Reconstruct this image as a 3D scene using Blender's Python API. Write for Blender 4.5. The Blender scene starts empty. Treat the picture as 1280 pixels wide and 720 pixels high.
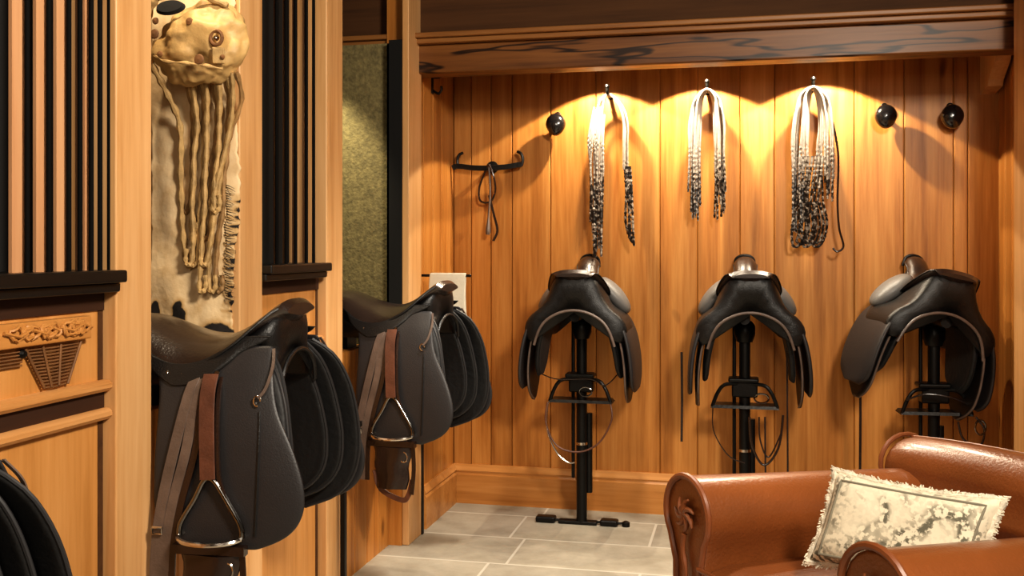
import bpy, bmesh, math, random
from mathutils import Vector, Matrix, noise as mnoise
random.seed(7)
S = bpy.context.scene
C = S.collection
PI = math.pi
TH = math.radians(12.9); SN, CS = math.sin(TH), math.cos(TH)
EYE = 1.25; F = 1270.0; HY = 310.0

# ---------- measuring helpers (survey of the room from the photograph) ----------
def atY(px, py, Y):
    u = (px-640)/F; Z = Y/(CS+u*SN)
    return Vector((Z*(-SN+u*CS), Y, EYE-(py-HY)/F*Z))
def atX(px, py, X):
    u = (px-640)/F; Z = X/(-SN+u*CS)
    return Vector((X, Z*(CS+u*SN), EYE-(py-HY)/F*Z))
def cam(lat, Z, z):
    return Vector((-SN*Z+CS*lat, CS*Z+SN*lat, z))

# ---------- mesh builder ----------
class MB:
    def __init__(s): s.v = []; s.f = []; s.fm = []
    def add(s, vs, fs, m=0):
        o = len(s.v); s.v += [tuple(v) for v in vs]
        s.f += [tuple(i+o for i in f) for f in fs]; s.fm += [m]*len(fs)
        return s
    def box(s, lo, hi, m=0):
        x0,y0,z0 = lo; x1,y1,z1 = hi
        return s.add([(x0,y0,z0),(x1,y0,z0),(x1,y1,z0),(x0,y1,z0),(x0,y0,z1),(x1,y0,z1),(x1,y1,z1),(x0,y1,z1)],
              [(0,3,2,1),(4,5,6,7),(0,1,5,4),(1,2,6,5),(2,3,7,6),(3,0,4,7)], m)
    def loft(s, rings, cap=True, closed=True, m=0):
        n = len(rings[0]); vs = [p for r in rings for p in r]; fs = []
        for i in range(len(rings)-1):
            for j in range(n if closed else n-1):
                k = (j+1) % n
                fs.append((i*n+j, i*n+k, (i+1)*n+k, (i+1)*n+j))
        if cap and closed:
            fs.append(tuple(range(n))[::-1]); fs.append(tuple((len(rings)-1)*n+j for j in range(n)))
        return s.add(vs, fs, m)
    def tube(s, pts, r, n=8, flat=None, wdir=None, m=0):
        """sweep; r number or list; flat=(half width, half thickness) for straps with wdir = width direction"""
        pts = [Vector(p) for p in pts]; N = len(pts); rings = []
        up = None
        for i, p in enumerate(pts):
            t = (pts[min(i+1, N-1)]-pts[max(i-1, 0)])
            t = t.normalized() if t.length > 1e-9 else Vector((0,0,1))
            if wdir is not None:
                a = Vector(wdir); a = a-t*a.dot(t)
                a = a.normalized() if a.length > 1e-6 else t.orthogonal().normalized()
            else:
                a = t.orthogonal().normalized() if up is None else (up-t*up.dot(t)).normalized()
                up = a
            b = t.cross(a)
            if flat:
                w, h = flat; ww = w[i] if isinstance(w, (list, tuple)) else w
                rings.append([p+a*ww*0.9+b*h, p-a*ww*0.9+b*h, p-a*ww+b*0, p-a*ww*0.9-b*h, p+a*ww*0.9-b*h, p+a*ww])
            else:
                rr = r[i] if isinstance(r, (list, tuple)) else r
                rings.append([p+(a*math.cos(2*PI*k/n)+b*math.sin(2*PI*k/n))*rr for k in range(n)])
        return s.loft(rings, m=m)
    def lathe(s, prof, c=(0,0,0), axis='z', n=24, m=0):
        rings = []
        for (r, h) in prof:
            ring = []
            for k in range(n):
                a = 2*PI*k/n; x, y = r*math.cos(a), r*math.sin(a)
                p = {'z': (x,y,h), 'y': (x,h,-y), 'x': (h,x,y)}[axis]
                ring.append((c[0]+p[0], c[1]+p[1], c[2]+p[2]))
            rings.append(ring)
        return s.loft(rings, m=m)
    def grid(s, P, m=0):
        n = len(P[0]); fs = [(i*n+j, i*n+j+1, (i+1)*n+j+1, (i+1)*n+j) for i in range(len(P)-1) for j in range(n-1)]
        return s.add([p for r in P for p in r], fs, m)

def spline(pts, n=8):
    """Catmull-Rom through tuples"""
    P = [Vector(p) for p in pts]; out = []
    for i in range(len(P)-1):
        p0 = P[max(i-1,0)]; p1 = P[i]; p2 = P[i+1]; p3 = P[min(i+2,len(P)-1)]
        for k in range(n):
            t = k/n
            out.append(0.5*((2*p1)+(p2-p0)*t+(2*p0-5*p1+4*p2-p3)*t*t+(3*p1-p0-3*p2+p3)*t**3))
    out.append(P[-1]); return out
def interp(tab, x):
    """smooth table lookup (x, a, b, ...)"""
    if x <= tab[0][0]: return tab[0][1:]
    if x >= tab[-1][0]: return tab[-1][1:]
    for i in range(len(tab)-1):
        if tab[i][0] <= x <= tab[i+1][0]:
            h = tab[i+1][0]-tab[i][0]; t = (x-tab[i][0])/h
            out = []
            for k in range(1, len(tab[0])):
                def sl(j):
                    a = tab[max(j-1,0)]; b = tab[min(j+1,len(tab)-1)]
                    return (b[k]-a[k])/(b[0]-a[0])
                m0, m1 = sl(i)*h, sl(i+1)*h
                out.append((2*t**3-3*t*t+1)*tab[i][k]+(t**3-2*t*t+t)*m0+(-2*t**3+3*t*t)*tab[i+1][k]+(t**3-t*t)*m1)
            return tuple(out)

def obj(name, mb, mats, parent=None, bevel=0, sub=0, solid=0, smooth=True, soff=0, tone=None):
    me = bpy.data.meshes.new(name); me.from_pydata(mb.v, [], mb.f)
    if not isinstance(mats, (list, tuple)): mats = [mats]
    for m in mats: me.materials.append(m)
    for i, p in enumerate(me.polygons): p.material_index = mb.fm[i]
    bm = bmesh.new(); bm.from_mesh(me); bmesh.ops.recalc_face_normals(bm, faces=bm.faces); bm.to_mesh(me); bm.free()
    if smooth:
        for p in me.polygons: p.use_smooth = True
    o = bpy.data.objects.new(name, me); C.objects.link(o)
    if parent: o.parent = parent
    if solid:
        d = o.modifiers.new('s', 'SOLIDIFY'); d.thickness = solid; d.offset = soff
    if bevel:
        d = o.modifiers.new('b', 'BEVEL'); d.width = bevel; d.segments = 3; d.limit_method = 'ANGLE'
        d.angle_limit = math.radians(40); d.harden_normals = True
    if sub:
        d = o.modifiers.new('u', 'SUBSURF'); d.levels = sub; d.render_levels = sub
    if smooth and not sub and not bevel:
        try: me.set_sharp_from_angle(angle=math.radians(42))
        except Exception: pass
    return o
def tag(o, label=None, cat=None, group=None, kind=None):
    if label: o['label'] = label
    if cat: o['category'] = cat
    if group: o['group'] = group
    if kind: o['kind'] = kind
    return o
def thing(name, label, cat, loc=(0,0,0), rz=0, group=None, kind=None):
    o = bpy.data.objects.new(name, None); C.objects.link(o)
    o.location = loc; o.rotation_euler = (0,0,rz); o.empty_display_size = .05
    return tag(o, label, cat, group, kind)
def dup(root, loc, rz, label, group=None, scale=None):
    r = root.copy(); C.objects.link(r); r.location = loc; r.rotation_euler = (0,0,rz); r['label'] = label
    if scale: r.scale = scale
    if group: r['group'] = group
    kids = [o for o in bpy.data.objects if o.parent == root]
    for ch in kids:
        c = ch.copy(); C.objects.link(c); c.parent = r
        for g in [o for o in bpy.data.objects if o.parent == ch]:
            d = g.copy(); C.objects.link(d); d.parent = c
    return r
def struct(name, label, mb, mats, cat='wall', **k):
    return tag(obj(name, mb, mats, **k), label, cat, kind='structure')

# ---------- materials ----------
def newmat(name):
    m = bpy.data.materials.new(name); m.use_nodes = True
    nt = m.node_tree; b = nt.nodes['Principled BSDF']; return m, nt, b
def N(nt, t, **k):
    n = nt.nodes.new(t)
    for a, v in k.items(): setattr(n, a, v)
    return n
def ramp(nt, stops):
    r = N(nt, 'ShaderNodeValToRGB'); e = r.color_ramp.elements
    while len(e) < len(stops): e.new(0.5)
    for i, (p, c) in enumerate(stops):
        e[i].position = p; e[i].color = (*c, 1)
    return r
def plain(name, c, rough=.5, metal=0, spec=.5, coat=0, bump=0, bscale=80, var=0, vscale=6, sheen=0):
    m, nt, b = newmat(name); L = nt.links
    b.inputs['Roughness'].default_value = rough; b.inputs['Metallic'].default_value = metal
    b.inputs['Specular IOR Level'].default_value = spec; b.inputs['Coat Weight'].default_value = coat
    b.inputs['Coat Roughness'].default_value = .2; b.inputs['Sheen Weight'].default_value = sheen
    tc = N(nt, 'ShaderNodeTexCoord')
    n1 = N(nt, 'ShaderNodeTexNoise'); n1.inputs['Scale'].default_value = vscale; n1.inputs['Detail'].default_value = 5
    L.new(tc.outputs['Object'], n1.inputs['Vector'])
    lo = tuple(x*(1-var) for x in c); hi = tuple(min(1, x*(1+var)) for x in c)
    r = ramp(nt, [(.3, lo), (.7, hi)]); L.new(n1.outputs['Fac'], r.inputs['Fac']); L.new(r.outputs['Color'], b.inputs['Base Color'])
    if bump:
        n2 = N(nt, 'ShaderNodeTexNoise'); n2.inputs['Scale'].default_value = bscale; n2.inputs['Detail'].default_value = 4
        L.new(tc.outputs['Object'], n2.inputs['Vector'])
        bp = N(nt, 'ShaderNodeBump'); bp.inputs['Strength'].default_value = bump; bp.inputs['Distance'].default_value = .004
        L.new(n2.outputs['Fac'], bp.inputs['Height']); L.new(bp.outputs['Normal'], b.inputs['Normal'])
    return m
def wood(name, dark, mid, light, axis='z', knots=True, rough=.42, tone=False, scale=1.0, strength=1.0, cracks=False):
    m, nt, b = newmat(name); L = nt.links
    tc = N(nt, 'ShaderNodeTexCoord'); mp = N(nt, 'ShaderNodeMapping')
    sc = {'x': (.7,14,14), 'y': (14,.7,14), 'z': (14,14,.7)}[axis]
    mp.inputs['Scale'].default_value = tuple(s*scale for s in sc)
    L.new(tc.outputs['Object'], mp.inputs['Vector'])
    vec = mp.outputs['Vector']
    if tone:
        at = N(nt, 'ShaderNodeAttribute'); at.attribute_name = 'tone'
        ad = N(nt, 'ShaderNodeVectorMath', operation='MULTIPLY_ADD'); ad.inputs[1].default_value = (37,41,29)
        L.new(at.outputs['Color'], ad.inputs[0]); L.new(vec, ad.inputs[2]); vec = ad.outputs[0]
    n1 = N(nt, 'ShaderNodeTexNoise'); n1.inputs['Scale'].default_value = 1.1; n1.inputs['Detail'].default_value = 6; n1.inputs['Distortion'].default_value = .5
    n1.inputs['Roughness'].default_value = .6
    L.new(vec, n1.inputs['Vector'])
    n2 = N(nt, 'ShaderNodeTexNoise'); n2.inputs['Scale'].default_value = 6; n2.inputs['Detail'].default_value = 3
    L.new(vec, n2.inputs['Vector'])
    mx = N(nt, 'ShaderNodeMath', operation='MULTIPLY_ADD'); mx.inputs[1].default_value = .3*strength
    L.new(n2.outputs['Fac'], mx.inputs[0]); L.new(n1.outputs['Fac'], mx.inputs[2])
    r = ramp(nt, [(.42, dark), (.62, mid), (.86, light)]); L.new(mx.outputs[0], r.inputs['Fac'])
    col = r.outputs['Color']
    if tone:
        hs = N(nt, 'ShaderNodeHueSaturation'); mr = N(nt, 'ShaderNodeMapRange')
        mr.inputs['To Min'].default_value = .72; mr.inputs['To Max'].default_value = 1.22
        L.new(at.outputs['Fac'], mr.inputs['Value']); L.new(mr.outputs[0], hs.inputs['Value']); L.new(col, hs.inputs['Color']); col = hs.outputs['Color']
    if knots:
        mp2 = N(nt, 'ShaderNodeMapping'); s2 = {'x': (1.6,4,4), 'y': (4,1.6,4), 'z': (4,4,1.6)}[axis]; mp2.inputs['Scale'].default_value = s2
        L.new(tc.outputs['Object'], mp2.inputs['Vector'])
        nd = N(nt, 'ShaderNodeTexNoise'); nd.inputs['Scale'].default_value = 3
        L.new(mp2.outputs[0], nd.inputs['Vector'])
        ad2 = N(nt, 'ShaderNodeVectorMath', operation='MULTIPLY_ADD'); ad2.inputs[1].default_value = (.18,.18,.18)
        L.new(nd.outputs['Color'], ad2.inputs[0]); L.new(mp2.outputs[0], ad2.inputs[2])
        vo = N(nt, 'ShaderNodeTexVoronoi'); vo.inputs['Scale'].default_value = 1.0; L.new(ad2.outputs[0], vo.inputs['Vector'])
        kr = ramp(nt, [(.0, (.22,.22,.22)), (.035, (.4,.35,.3)), (.085, (1,1,1))]); L.new(vo.outputs['Distance'], kr.inputs['Fac'])
        ml = N(nt, 'ShaderNodeMix', data_type='RGBA', blend_type='MULTIPLY'); ml.inputs['Factor'].default_value = .85
        L.new(col, ml.inputs[6]); L.new(kr.outputs['Color'], ml.inputs[7]); col = ml.outputs[2]
    if cracks:
        mc = N(nt, 'ShaderNodeMapping'); mc.inputs['Scale'].default_value = (.9, 9, 9); L.new(tc.outputs['Object'], mc.inputs['Vector'])
        nc = N(nt, 'ShaderNodeTexNoise'); nc.inputs['Scale'].default_value = 1.0; nc.inputs['Detail'].default_value = 3; L.new(mc.outputs[0], nc.inputs['Vector'])
        cr = ramp(nt, [(.478, (1,1,1)), (.494, (.10,.08,.06)), (.506, (.10,.08,.06)), (.522, (1,1,1))]); L.new(nc.outputs['Fac'], cr.inputs['Fac'])
        m3 = N(nt, 'ShaderNodeMix', data_type='RGBA', blend_type='MULTIPLY'); m3.inputs['Factor'].default_value = 1
        L.new(col, m3.inputs[6]); L.new(cr.outputs['Color'], m3.inputs[7]); col = m3.outputs[2]
    L.new(col, b.inputs['Base Color']); b.inputs['Roughness'].default_value = rough
    b.inputs['Specular IOR Level'].default_value = .35
    bp = N(nt, 'ShaderNodeBump'); bp.inputs['Strength'].default_value = .15; bp.inputs['Distance'].default_value = .003
    L.new(n2.outputs['Fac'], bp.inputs['Height']); L.new(bp.outputs['Normal'], b.inputs['Normal'])
    return m

PINE = wood('pine_board', (.27,.095,.015), (.42,.17,.036), (.55,.255,.068), 'z', tone=True)
POST = wood('pine_post', (.44,.215,.075), (.56,.31,.13), (.64,.38,.18), 'z', knots=False)
RAILW = wood('pine_rail', (.36,.16,.045), (.5,.24,.08), (.6,.32,.13), 'y', knots=False)
BEAMW = wood('beam_oak', (.05,.018,.005), (.135,.050,.012), (.20,.080,.020), 'x', knots=True, strength=1.3, cracks=True)
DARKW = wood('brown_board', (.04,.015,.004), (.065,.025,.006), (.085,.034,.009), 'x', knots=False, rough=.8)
PANELW = wood('pine_panel', (.38,.165,.04), (.50,.235,.07), (.58,.29,.10), 'z', knots=True)
BLACKP = plain('black_paint', (.006,.0055,.005), .35)
SLAT2 = wood('thin_slat', (.05,.025,.012), (.09,.045,.022), (.12,.065,.03), 'z', knots=False)
UMBER = wood('umber_rail_and_shade', (.018,.007,.003), (.035,.013,.005), (.05,.018,.007), 'y', knots=False, rough=.7)  # middle rail colour, also the shade painted below the sill
BLACKBAR = plain('matt_black_bar', (.004,.0035,.003), .8, 0, .1)
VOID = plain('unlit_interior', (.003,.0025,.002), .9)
SLAT = wood('dim_slat', (.42,.21,.10), (.50,.26,.13), (.56,.31,.16), 'z', knots=False)
IRON = plain('black_iron', (.012,.011,.010), .38, .6, bump=.2)
STEEL = plain('polished_steel', (.62,.58,.53), .16, 1)
CHROME = plain('dark_chrome', (.22,.21,.20), .12, 1)
L_BLACK = plain('black_leather', (.006,.0055,.0055), .42, bump=.35, bscale=220, var=.2)
L_SEAT = plain('seat_leather', (.026,.016,.012), .27, coat=.5, bump=.25, bscale=160, var=.25)
L_GREY = plain('grey_black_leather', (.021,.019,.020), .46, bump=.2, bscale=260, var=.12)
L_SKIRT = plain('pale_grey_leather', (.14,.135,.13), .40, bump=.3, bscale=200, var=.15)  # paler grey than the flap leather
L_BROWN = plain('brown_strap_leather', (.11,.042,.024), .42, bump=.3, bscale=150, var=.3, vscale=18)
L_TAUPE = plain('taupe_strap_leather', (.12,.085,.068), .42, bump=.3, bscale=150, var=.25, vscale=18)
L_DARKB = plain('dark_brown_leather', (.022,.011,.008), .25, coat=.3, bump=.25, bscale=120, var=.3)
QUILT = plain('black_quilted_fabric', (.0035,.0032,.0035), .6, bump=.6, bscale=45, var=.2, sheen=.03)
PIPE = plain('charcoal_piping', (.018,.017,.018), .5)
OLIVE = plain('olive_stucco', (.17,.135,.055), .8, bump=1.0, bscale=95, var=.35, vscale=60)
PLASTER = plain('aged_plaster', (.42,.29,.14), .85, bump=.6, bscale=30, var=.2, vscale=5)
ROPE = plain('tan_rawhide', (.42,.27,.11), .7, bump=1.0, bscale=60, var=.3, vscale=25)
ROPE2 = plain('brown_rawhide', (.28,.16,.06), .7, bump=1.0, bscale=60, var=.35, vscale=25)
PALE = plain('pale_cloth', (.62,.57,.46), .85, bump=.5, bscale=60, var=.08)
CARVE = wood('carved_pine', (.36,.15,.035), (.46,.21,.06), (.54,.27,.09), 'y', knots=False)
CARVED = plain('dark_carved_wood', (.16,.07,.022), .7, var=.3, vscale=30)  # dark brown for basket relief, eyelet and small holes
SOFA = plain('tan_club_leather', (.205,.064,.017), .34, coat=.3, bump=.35, bscale=120, var=.22, vscale=3)
SOFA2 = plain('dark_tan_piping', (.19,.06,.02), .4)
GLOW, nt_, b_ = newmat('lamp_glass'); b_.inputs['Emission Color'].default_value = (1,.82,.55,1); b_.inputs['Emission Strength'].default_value = 9
b_.inputs['Base Color'].default_value = (.8,.7,.5,1)

def hide_mat():
    m, nt, b = newmat('hair_on_hide'); L = nt.links
    tc = N(nt, 'ShaderNodeTexCoord'); at = N(nt, 'ShaderNodeAttribute'); at.attribute_name = 'patch'
    n = N(nt, 'ShaderNodeTexNoise'); n.inputs['Scale'].default_value = 26; n.inputs['Detail'].default_value = 6
    L.new(tc.outputs['Object'], n.inputs['Vector'])
    a = N(nt, 'ShaderNodeMath', operation='MULTIPLY_ADD'); a.inputs[1].default_value = .9; L.new(n.outputs['Fac'], a.inputs[0]); L.new(at.outputs['Fac'], a.inputs[2])
    r = ramp(nt, [(.0, (.76,.60,.38)), (.48, (.70,.51,.29)), (.86, (.50,.31,.13)), (.98, (.012,.008,.006))]); L.new(a.outputs[0], r.inputs['Fac'])
    L.new(r.outputs['Color'], b.inputs['Base Color']); b.inputs['Roughness'].default_value = .85
    bp = N(nt, 'ShaderNodeBump'); bp.inputs['Strength'].default_value = .7; bp.inputs['Distance'].default_value = .006
    L.new(n.outputs['Fac'], bp.inputs['Height']); L.new(bp.outputs['Normal'], b.inputs['Normal'])
    return m
HIDE = hide_mat()
def strand_mat(name, zsplit, width=.18):
    m, nt, b = newmat(name); L = nt.links
    tc = N(nt, 'ShaderNodeTexCoord'); sx = N(nt, 'ShaderNodeSeparateXYZ'); L.new(tc.outputs['Object'], sx.inputs[0])
    mr = N(nt, 'ShaderNodeMapRange'); mr.inputs['From Min'].default_value = zsplit-width; mr.inputs['From Max'].default_value = zsplit+width
    L.new(sx.outputs['Z'], mr.inputs['Value'])
    n = N(nt, 'ShaderNodeTexNoise'); n.inputs['Scale'].default_value = 60; n.inputs['Detail'].default_value = 4
    L.new(tc.outputs['Object'], n.inputs['Vector'])
    a = N(nt, 'ShaderNodeMath', operation='MULTIPLY_ADD'); a.inputs[1].default_value = .55; L.new(mr.outputs[0], a.inputs[0]); L.new(n.outputs['Fac'], a.inputs[2])
    r = ramp(nt, [(.47, (.010,.008,.007)), (.53, (.05,.03,.02)), (.57, (.27,.23,.19)), (.9, (.40,.36,.31))]); L.new(a.outputs[0], r.inputs['Fac'])
    L.new(r.outputs['Color'], b.inputs['Base Color']); b.inputs['Roughness'].default_value = .38
    return m
STRAND = strand_mat('braided_rope', -.26)
BRAID = strand_mat('dark_beaded_braid', .05, .05)

def stone_mat():
    m, nt, b = newmat('stone_tiles'); L = nt.links
    tc = N(nt, 'ShaderNodeTexCoord'); mp = N(nt, 'ShaderNodeMapping'); L.new(tc.outputs['Object'], mp.inputs['Vector'])
    mp.inputs['Location'].default_value = (.12, .05, 0)
    br = N(nt, 'ShaderNodeTexBrick'); br.offset = .45; br.squash = .75; br.squash_frequency = 2
    br.inputs['Scale'].default_value = 1; br.inputs['Brick Width'].default_value = .80; br.inputs['Row Height'].default_value = .36
    br.inputs['Mortar Size'].default_value = .006; br.inputs['Mortar Smooth'].default_value = .2
    br.inputs['Color1'].default_value = (0,0,0,1); br.inputs['Color2'].default_value = (1,1,1,1); br.inputs['Mortar'].default_value = (.5,.5,.5,1)
    L.new(mp.outputs[0], br.inputs['Vector'])
    r0 = ramp(nt, [(0, (.31,.285,.235)), (.5, (.38,.35,.285)), (1, (.44,.40,.32))]); L.new(br.outputs['Color'], r0.inputs['Fac'])
    n = N(nt, 'ShaderNodeTexNoise'); n.inputs['Scale'].default_value = 5; n.inputs['Detail'].default_value = 8; n.inputs['Roughness'].default_value = .65
    L.new(tc.outputs['Object'], n.inputs['Vector'])
    r1 = ramp(nt, [(.3, (.68,.66,.62)), (.7, (1.12,1.1,1.08))]); L.new(n.outputs['Fac'], r1.inputs['Fac'])
    ml = N(nt, 'ShaderNodeMix', data_type='RGBA', blend_type='MULTIPLY'); ml.inputs['Factor'].default_value = 1
    L.new(r0.outputs[0], ml.inputs[6]); L.new(r1.outputs[0], ml.inputs[7])
    mo = N(nt, 'ShaderNodeMix', data_type='RGBA'); L.new(br.outputs['Fac'], mo.inputs['Factor']); L.new(ml.outputs[2], mo.inputs[6])
    mo.inputs[7].default_value = (.52,.48,.40,1)
    L.new(mo.outputs[2], b.inputs['Base Color']); b.inputs['Roughness'].default_value = .5
    bp = N(nt, 'ShaderNodeBump'); bp.inputs['Strength'].default_value = .35; bp.inputs['Distance'].default_value = .008
    sb = N(nt, 'ShaderNodeMath', operation='SUBTRACT'); L.new(n.outputs['Fac'], sb.inputs[0]); L.new(br.outputs['Fac'], sb.inputs[1])
    L.new(sb.outputs[0], bp.inputs['Height']); L.new(bp.outputs['Normal'], b.inputs['Normal'])
    return m
STONE = stone_mat()
def pillow_mat():
    m, nt, b = newmat('toile_print'); L = nt.links
    tc = N(nt, 'ShaderNodeTexCoord')
    n = N(nt, 'ShaderNodeTexNoise'); n.inputs['Scale'].default_value = 85; n.inputs['Detail'].default_value = 4; L.new(tc.outputs['Object'], n.inputs['Vector'])
    n2 = N(nt, 'ShaderNodeTexNoise'); n2.inputs['Scale'].default_value = 12; n2.inputs['Detail'].default_value = 3; n2.inputs['Distortion'].default_value = 1.2; L.new(tc.outputs['Object'], n2.inputs['Vector'])
    sx = N(nt, 'ShaderNodeSeparateXYZ'); L.new(tc.outputs['Object'], sx.inputs[0])
    g = N(nt, 'ShaderNodeMapRange'); g.inputs['From Min'].default_value = .12; g.inputs['From Max'].default_value = -.12
    g.inputs['To Min'].default_value = -.07; g.inputs['To Max'].default_value = .11; L.new(sx.outputs['Z'], g.inputs['Value'])
    r2 = N(nt, 'ShaderNodeMath', operation='ADD'); L.new(n2.outputs['Fac'], r2.inputs[0]); L.new(g.outputs[0], r2.inputs[1])
    msk = ramp(nt, [(.42, (.1,.1,.1)), (.60, (1,1,1))]); L.new(r2.outputs[0], msk.inputs['Fac'])
    inkm = ramp(nt, [(.45, (0,0,0)), (.53, (1,1,1))]); L.new(n.outputs['Fac'], inkm.inputs['Fac'])
    ml = N(nt, 'ShaderNodeMath', operation='MULTIPLY'); L.new(msk.outputs[0], ml.inputs[0]); L.new(inkm.outputs[0], ml.inputs[1])
    mx = N(nt, 'ShaderNodeMix', data_type='RGBA'); L.new(ml.outputs[0], mx.inputs['Factor'])
    mx.inputs[6].default_value = (.66,.58,.43,1); mx.inputs[7].default_value = (.12,.11,.075,1)
    L.new(mx.outputs[2], b.inputs['Base Color']); b.inputs['Roughness'].default_value = .9
    bp = N(nt, 'ShaderNodeBump'); bp.inputs['Strength'].default_value = .3; bp.inputs['Distance'].default_value = .002
    L.new(n.outputs['Fac'], bp.inputs['Height']); L.new(bp.outputs['Normal'], b.inputs['Normal'])
    return m
TOILE = pillow_mat()
PIPE2 = plain('grey_green_piping', (.20,.18,.13), .9)
FRINGE = plain('cream_fringe', (.60,.53,.41), .9, bump=1, bscale=120, var=.25, vscale=50)

# ================= THE ROOM =================
WX = -1.4; BY = 4.82; RX = 1.085; FY = 4.2   # left wall plane, back wall plane, alcove right side, beam front
struct('floor', 'grey beige stone tile floor', MB().box((-3,-2.5,-.05),(4.2,5.0,0)), STONE, 'floor', smooth=False)
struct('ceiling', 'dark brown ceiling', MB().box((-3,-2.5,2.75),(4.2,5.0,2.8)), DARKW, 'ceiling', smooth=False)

def boards(xs, y, z0, z1, axis='x', th=.02, seed=1):
    """vertical boards; returns mesh builder plus tone per face"""
    rnd = random.Random(seed); mb = MB(); tones = []
    for a, b in zip(xs[:-1], xs[1:]):
        g = .0012; c = .0035; t = rnd.random()
        if axis == 'x':
            prof = [(a+g, y+.012), (a+g, y+c), (a+g+c, y), (b-g-c, y), (b-g, y+c), (b-g, y+.012)]
            r0 = [(p[0], p[1], z0) for p in prof]; r1 = [(p[0], p[1], z1) for p in prof]
        else:
            prof = [(y-.012*th, a+g), (y-c*th, a+g), (y, a+g+c), (y, b-g-c), (y-c*th, b-g), (y-.012*th, b-g)]
            r0 = [(p[0], p[1], z0) for p in prof]; r1 = [(p[0], p[1], z1) for p in prof]
        mb.loft([r0, r1]); tones += [t]*8
    return mb, tones
def paint_tone(o, tones):
    me = o.data; at = me.attributes.new('tone', 'FLOAT_COLOR', 'FACE') if False else me.attributes.new('tone', 'FLOAT_COLOR', 'CORNER')
    for p in me.polygons:
        t = tones[p.index] if p.index < len(tones) else .5
        for li in p.loop_indices: at.data[li].color = (t, t, t, 1)
seams = [atY(x, 300, BY).x for x in (640,688,745,825,872,925,968,1068,1130,1192)]
xs = [WX, WX+.09, WX+.19] + seams + [.96, RX+.02]
mb, tn = boards(xs, BY, 0, 2.75, seed=4)
tn2 = [.5]*len(tn)
order = [.35,.55,.30,.45,.55,.42,.62,.55,.95,.6,.8,.45,.6,.5,.45]
for i in range(len(xs)-1):
    for k in range(8): tn2[i*8+k] = order[i % len(order)]
mb.box((WX-.3, BY+.012, 0), (RX+.4, BY+.1, 2.75)); tn2 += [.2]*6
o = struct('wall_back', 'vertical pine board wall behind the saddle stands', mb, PINE, smooth=False); paint_tone(o, tn2)

# right side of alcove, its corner post and the wall beyond
mb, tn = boards([4.02, 4.12, 4.3, 4.44, 4.60, 4.70, BY], RX, 0, 2.75, axis='y', th=-1, seed=9)
mb.box((RX+.012, 4.02, 0), (RX+.08, BY+.05, 2.75)); tn += [.3]*6
o = struct('wall_right', 'pine boarded side of the alcove', mb, PINE, smooth=False); paint_tone(o, [t*.5+.2 for t in tn])
struct('trim_1', 'pine corner post on the right of the alcove', MB().box((.958,3.84,0),(1.2,4.03,2.75)), POST, 'post', bevel=.006)
mb, tn = boards([RX+.2+i*.16 for i in range(19)], 3.93, 0, 2.75, seed=12)
o = struct('wall_front_right', 'pine boarded wall right of the alcove', mb, PINE, smooth=False); paint_tone(o, tn)

# beam, ledge, soffit, fascia
struct('trim_2', 'heavy oak beam across the top of the alcove', MB().box((WX-.02,FY,2.005),(RX+.0,FY+.12,2.128)), BEAMW, 'beam', bevel=.008)
mbl = MB().box((WX-.9,FY-.035,2.128),(RX+.06,FY+.14,2.150)).box((WX-.9,FY-.055,2.150),(RX+.06,FY+.14,2.172))
struct('trim_3', 'pine ledge moulding on top of the beam', mbl, wood('ledge_pine',(.17,.07,.02),(.24,.10,.028),(.30,.14,.042),'x',knots=False), 'moulding', bevel=.006)
struct('trim_4', 'boarded soffit behind the beam', MB().box((WX,FY+.12,2.115),(RX,BY,2.128)), BEAMW, 'soffit', smooth=False)
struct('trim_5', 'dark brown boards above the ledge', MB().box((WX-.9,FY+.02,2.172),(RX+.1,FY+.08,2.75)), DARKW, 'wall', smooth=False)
# corbel at the right end under the beam
mb = MB(); pr = [(0,0),(.10,0),(.10,-.02),(.085,-.09),(.05,-.15),(.045,-.175),(0,-.19)]
mb.loft([[(RX-.075, BY-.0-a*3.2, 2.115+z) for a, z in pr], [(RX-.015, BY-a*3.2, 2.115+z) for a, z in pr]])
struct('trim_6', 'pine corbel under the right end of the beam', mb, POST, 'corbel', smooth=False)

# baseboards
def skirting(pts, h=.19):
    prof = [(0,0),(.022,0),(.022,h-.05),(.016,h-.04),(.020,h-.03),(.012,h-.012),(.008,h),(0,h)]
    (x0,y0),(x1,y1) = pts; d = Vector((x1-x0,y1-y0,0)).normalized(); n = Vector((d.y,-d.x,0))
    mb = MB(); mb.loft([[Vector((x,y,0))+n*a+Vector((0,0,z)) for a,z in prof] for x,y in pts]); return mb
BASEM = wood('baseboard_pine', (.33,.13,.03), (.44,.19,.05), (.52,.25,.08), 'x', knots=False, rough=.3)
struct('baseboard_back', 'moulded pine baseboard along the back wall', skirting([(WX+.001,BY),(RX-.001,BY)]), BASEM, 'baseboard', smooth=False)
struct('baseboard_left', 'moulded pine baseboard at the left of the alcove', skirting([(WX,4.315),(WX,BY-.023)]), BASEM, 'baseboard', smooth=False)
struct('baseboard_right', 'moulded pine baseboard at the right of the alcove', skirting([(RX,BY-.023),(RX,4.035)]), BASEM, 'baseboard', smooth=False)

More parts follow.
